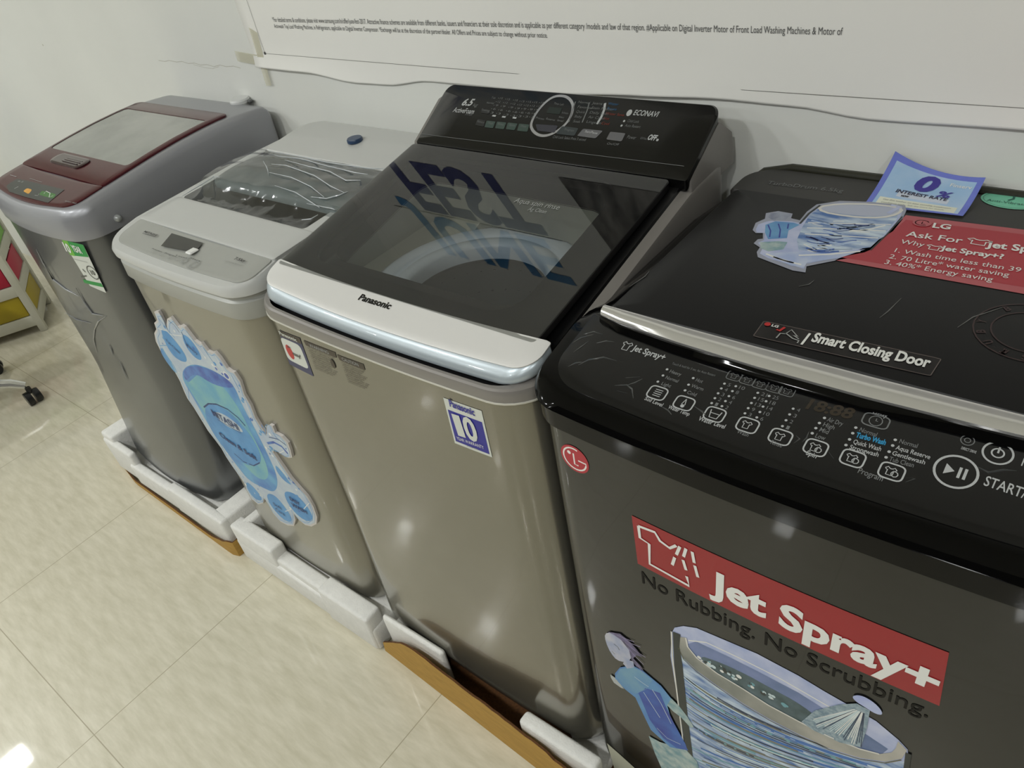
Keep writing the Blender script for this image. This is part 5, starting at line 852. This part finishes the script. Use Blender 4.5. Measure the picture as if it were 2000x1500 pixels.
def cardb(name,lab,pts,h,thick=.006,ragged=.004,seed=1,lean=0,notch=None,side=None,under=None):
    """folded cardboard tray wall: polyline on the floor, ragged top edge"""
    bm=bmesh.new(); rr=random.Random(seed); A=[];n=40
    L=[0]
    for a,b in zip(pts,pts[1:]): L.append(L[-1]+math.hypot(b[0]-a[0],b[1]-a[1]))
    S=[]
    for k in range(n+1):
        d=L[-1]*k/n; i=max(j for j in range(len(L)) if L[j]<=d+1e-9); i=min(i,len(pts)-2); t=(d-L[i])/(L[i+1]-L[i]); S.append((lerp(pts[i],pts[i+1],t),k/n))
    hh=0; rows=[]
    for (p,t) in S:
        hh=.6*hh+rr.uniform(-ragged,ragged); hz=(h(t) if callable(h) else h)+hh
        rows.append((p,hz))
    for i,(p,hz) in enumerate(rows):
        q0=rows[max(i-1,0)][0]; q1=rows[min(i+1,n)][0]; dx,dy=q1[0]-q0[0],q1[1]-q0[1]; l=math.hypot(dx,dy); nx_,ny_=-dy/l*thick,dx/l*thick
        A.append([bm.verts.new((p[0],p[1],.0005)),bm.verts.new((p[0]-nx_*lean,p[1]-ny_*lean,hz)),bm.verts.new((p[0]+nx_-nx_*lean,p[1]+ny_-ny_*lean,hz-.001)),bm.verts.new((p[0]+nx_,p[1]+ny_,.0005))])
    for a,b in zip(A,A[1:]):
        for j in range(4):
            f=bm.faces.new((a[j],b[j],b[(j+1)%4],a[(j+1)%4])); f.material_index=1 if j==1 else 0
    bm.faces.new(A[0]).material_index=1; bm.faces.new(list(reversed(A[-1]))).material_index=1
    if under: box(bm,*under,mi=1)  # bottom sheet in dark brown: shade inside the tray put into its colour
    return tag(finish(bm,name,[CARD,CARD2],None,(sum(p[0] for p in pts)/len(pts),pts[0][1],0),merge=False),lab,'cardboard','torn cardboard packing bases')
cardb('cardboard_base','low brown cardboard strip under the foam of the burgundy-lid washer',[(-2.385,.502),(-2.20,.470),(-1.66,.462),(-1.634,.470),(-1.634,.60)],lambda t:.020+.028*max(0,(t-.72)/.1) if t<.82 else .055,.005,.0015,3)
cardb('cardboard_base','tall torn ochre cardboard wall in front of the glass-lid washer',[(-1.068,.482),(-.50,.455),(-.38,.450)],lambda t:.030+.085*min(1,t/.16)-.010*max(0,t-.4)-.016*(t>.74),.005,.003,5,lean=-.6,under=(-1.055,-.47,.494,.60,.0005,.006))
# ================================================================ flyer resting on the black washer
FLB=mat('flyer_periwinkle',(110,122,205),.4,noise=.06,nscale=30); FLL=mat('flyer_ice_blue',(150,186,222),.4,col2=(186,206,228),nscale=12); FLC=mat('flyer_cream',(222,224,206),.45); FLP=mat('flyer_violet_ink',(66,58,148),.4); FLD=mat('flyer_dark_ink',(52,50,72),.5)
fl=thing('flyer','small blue and white zero-percent paper flyer curling up on the rear of the black washer','paper flyer',(-.225,1.06,1.006))
FA,FB,FC,FD=Vector((-.284,1.019,1.0066)),Vector((-.164,1.028,1.0066)),Vector((-.158,1.096,1.030)),Vector((-.277,1.112,1.046))
def flp(u,v,off=0):
    p=FA*(1-u)*(1-v)+FB*u*(1-v)+FC*u*v+FD*(1-u)*v
    p.z+=-.010*4*u*(1-u)*v*v-.010*4*v*(1-v)*.6; p.z=max(p.z,1.0064)
    return p+Vector((0,-.35,.93)).normalized()*off
def flat_on(name,items,parent,off):
    bm=bmesh.new(); mats=[]
    for it in items:
        m=it[-1]
        if m not in mats: mats.append(m)
        mi=mats.index(m)
        if it[0]=='rect':
            u0,v0,u1,v1=it[1:5]; n=12; G=[[bm.verts.new(flp(u0+(u1-u0)*i/n,v0+(v1-v0)*j/n,off+it[5])) for i in range(n+1)] for j in range(n+1)]
            for j in range(n):
                for i in range(n): bm.faces.new((G[j][i],G[j][i+1],G[j+1][i+1],G[j+1][i])).material_index=mi
        else:
            st,u0,u1,v0,h,bold,sh=it[1:8]; vs,fs=text_mesh(st,bold,sh); a=min(v[0] for v in vs); b=max(v[0] for v in vs)
            nv=[bm.verts.new(flp(u0+(v[0]-a)/(b-a)*(u1-u0),v0+v[1]/CAP*h,off)) for v in vs]
            for f in fs:
                try: bm.faces.new([nv[i] for i in f]).material_index=mi
                except ValueError: pass
    base=fl.location
    for v in bm.verts: v.co-=base
    me=bpy.data.meshes.new(name); bm.to_mesh(me); bm.free()
    for m in mats: me.materials.append(m)
    o=bpy.data.objects.new(name,me); COL.objects.link(o); o.parent=parent; return o
sh=flat_on('sheet',[('rect',0,0,1,1,0,FLB),('rect',.06,.05,.94,.90,.0002,FLL),('rect',.10,.06,.90,.24,.0004,FLC),('rect',.25,.30,.78,.42,.0004,mat('flyer_pale_middle',(200,208,222),.45))],fl,0)
md=sh.modifiers.new('s','SOLIDIFY'); md.thickness=.0003; md.offset=-1
flat_on('lettering',[('text','0',.36,.60,.52,.32,.05,.2,FLP),('text','%',.62,.78,.46,.14,.03,.2,FLP),('text','INTEREST RATE',.22,.76,.38,.07,.03,.1,FLD),('text','Finserv',.70,.92,.74,.07,.01,0,PWH),('text','NOW',.30,.38,.31,.035,.06,0,BLK),('text','Get this washer on easy monthly instalments',.15,.85,.17,.035,0,0,GRY),('text','Conditions apply. Ask the store for details.',.15,.80,.10,.03,0,0,GRY)],fl,.0009)
# ================================================================ storage rack at far left
RK=mat('rack_cream_plastic',(196,194,178),.5)
A0=Vector((-3.53,.795,0)); E1=Vector((-.47,-.88,0)).normalized(); E2=Vector((-.88,.47,0)).normalized()
rk=thing('storage_rack','cream plastic rack with coloured pull-out drawers at far left beside the washers','storage rack',tuple(A0+E1*.2+E2*.15))
def RM(): return Matrix(((E1.x,E2.x,0,A0.x),(E1.y,E2.y,0,A0.y),(0,0,1,0),(0,0,0,1)))
Wk,Dk=.42,.30
for (a,b) in ((0,0),(Wk-.03,0),(0,Dk-.03),(Wk-.03,Dk-.03)):
    bm=bmesh.new(); box(bm,a,a+.03,b,b+.03,0,.70,.004,M=RM()); finish(bm,'post',RK,rk)
for z in (.034,.180,.330,.480,.640):
    bm=bmesh.new(); box(bm,.028,Wk-.028,.002,.026,z,z+.046,.003,M=RM()); box(bm,.028,Wk-.028,Dk-.026,Dk-.002,z,z+.046,.003,M=RM())
    box(bm,.002,.026,.028,Dk-.028,z,z+.046,.003,M=RM()); box(bm,Wk-.026,Wk-.002,.028,Dk-.028,z,z+.046,.003,M=RM()); finish(bm,'shelf_rail',RK,rk)
for z,cn,cc in ((.083,'mustard drawer',(170,150,30)),(.229,'crimson drawer',(176,30,60)),(.379,'green drawer',(120,180,70)),(.529,'blue drawer',(60,110,170))):
    bm=bmesh.new(); box(bm,.034,Wk-.034,.012,Dk-.012,z-.002,z+.096,.006,M=RM()); o=finish(bm,'drawer',mat('drawer_'+cn.split()[0],cc,.45),rk); o['label']=cn
    bm=bmesh.new(); box(bm,.006,.010,.04,Dk-.04,z,z+.09,.001,M=RM()); finish(bm,'side_panel',mat('side_'+cn.split()[0],cc,.5),rk)
# ================================================================ office chair foot
CHR2=mat('chair_chrome',(225,225,222),.22,.8)
ch=thing('office_chair','chrome five-star office chair base with black castors on the tiles at far left','chair',(-3.215,.25,0))
cc=Vector((-3.215,.25,0))
for k in range(5):
    a=math.radians(52+72*k); d=Vector((math.cos(a),math.sin(a),0)); e=cc+d*.33
    bm=bmesh.new(); tube(bm,[cc+Vector((0,0,.135)),cc+d*.12+Vector((0,0,.135)),cc+d*.22+Vector((0,0,.122)),cc+d*.29+Vector((0,0,.102)),e+Vector((0,0,.080))],.015,10,rad=[.024,.022,.019,.017,.013]); finish(bm,'leg',CHR2,ch)
    bm=bmesh.new()
    M_=Matrix.Translation(e)@Matrix.Rotation(a+.6,4,'Z')
    for s_ in (-1,1):
        t=bmesh.new(); disc(t,(s_*.004 if s_>0 else -.026,0,.027),.027,.022,24,.3,axis='x'); bmesh.ops.transform(t,matrix=M_,verts=t.verts); add(bm,t)
    t=bmesh.new(); disc(t,(0,0,.046),.010,.024,14); bmesh.ops.transform(t,matrix=M_,verts=t.verts); add(bm,t)
    finish(bm,'castor',mat('castor_black',(16,16,18),.35),ch)
bm=bmesh.new(); disc(bm,(cc.x,cc.y,.095),.032,.06,24); disc(bm,(cc.x,cc.y,.15),.014,.30,20,.02); finish(bm,'gas_column',mat('column_black',(20,20,20),.4),ch)
bm=bmesh.new(); box(bm,cc.x-.23,cc.x+.23,cc.y-.23,cc.y+.23,.44,.51,.03,4); finish(bm,'seat',mat('seat_fabric',(30,30,34),.9),ch)
bm=bmesh.new(); box(bm,cc.x-.26,cc.x-.20,cc.y-.2,cc.y+.2,.60,1.0,.025,4); box(bm,cc.x-.235,cc.x-.225,cc.y-.03,cc.y+.03,.46,.64,.003); finish(bm,'backrest',mat('back_fabric',(32,32,36),.9),ch)
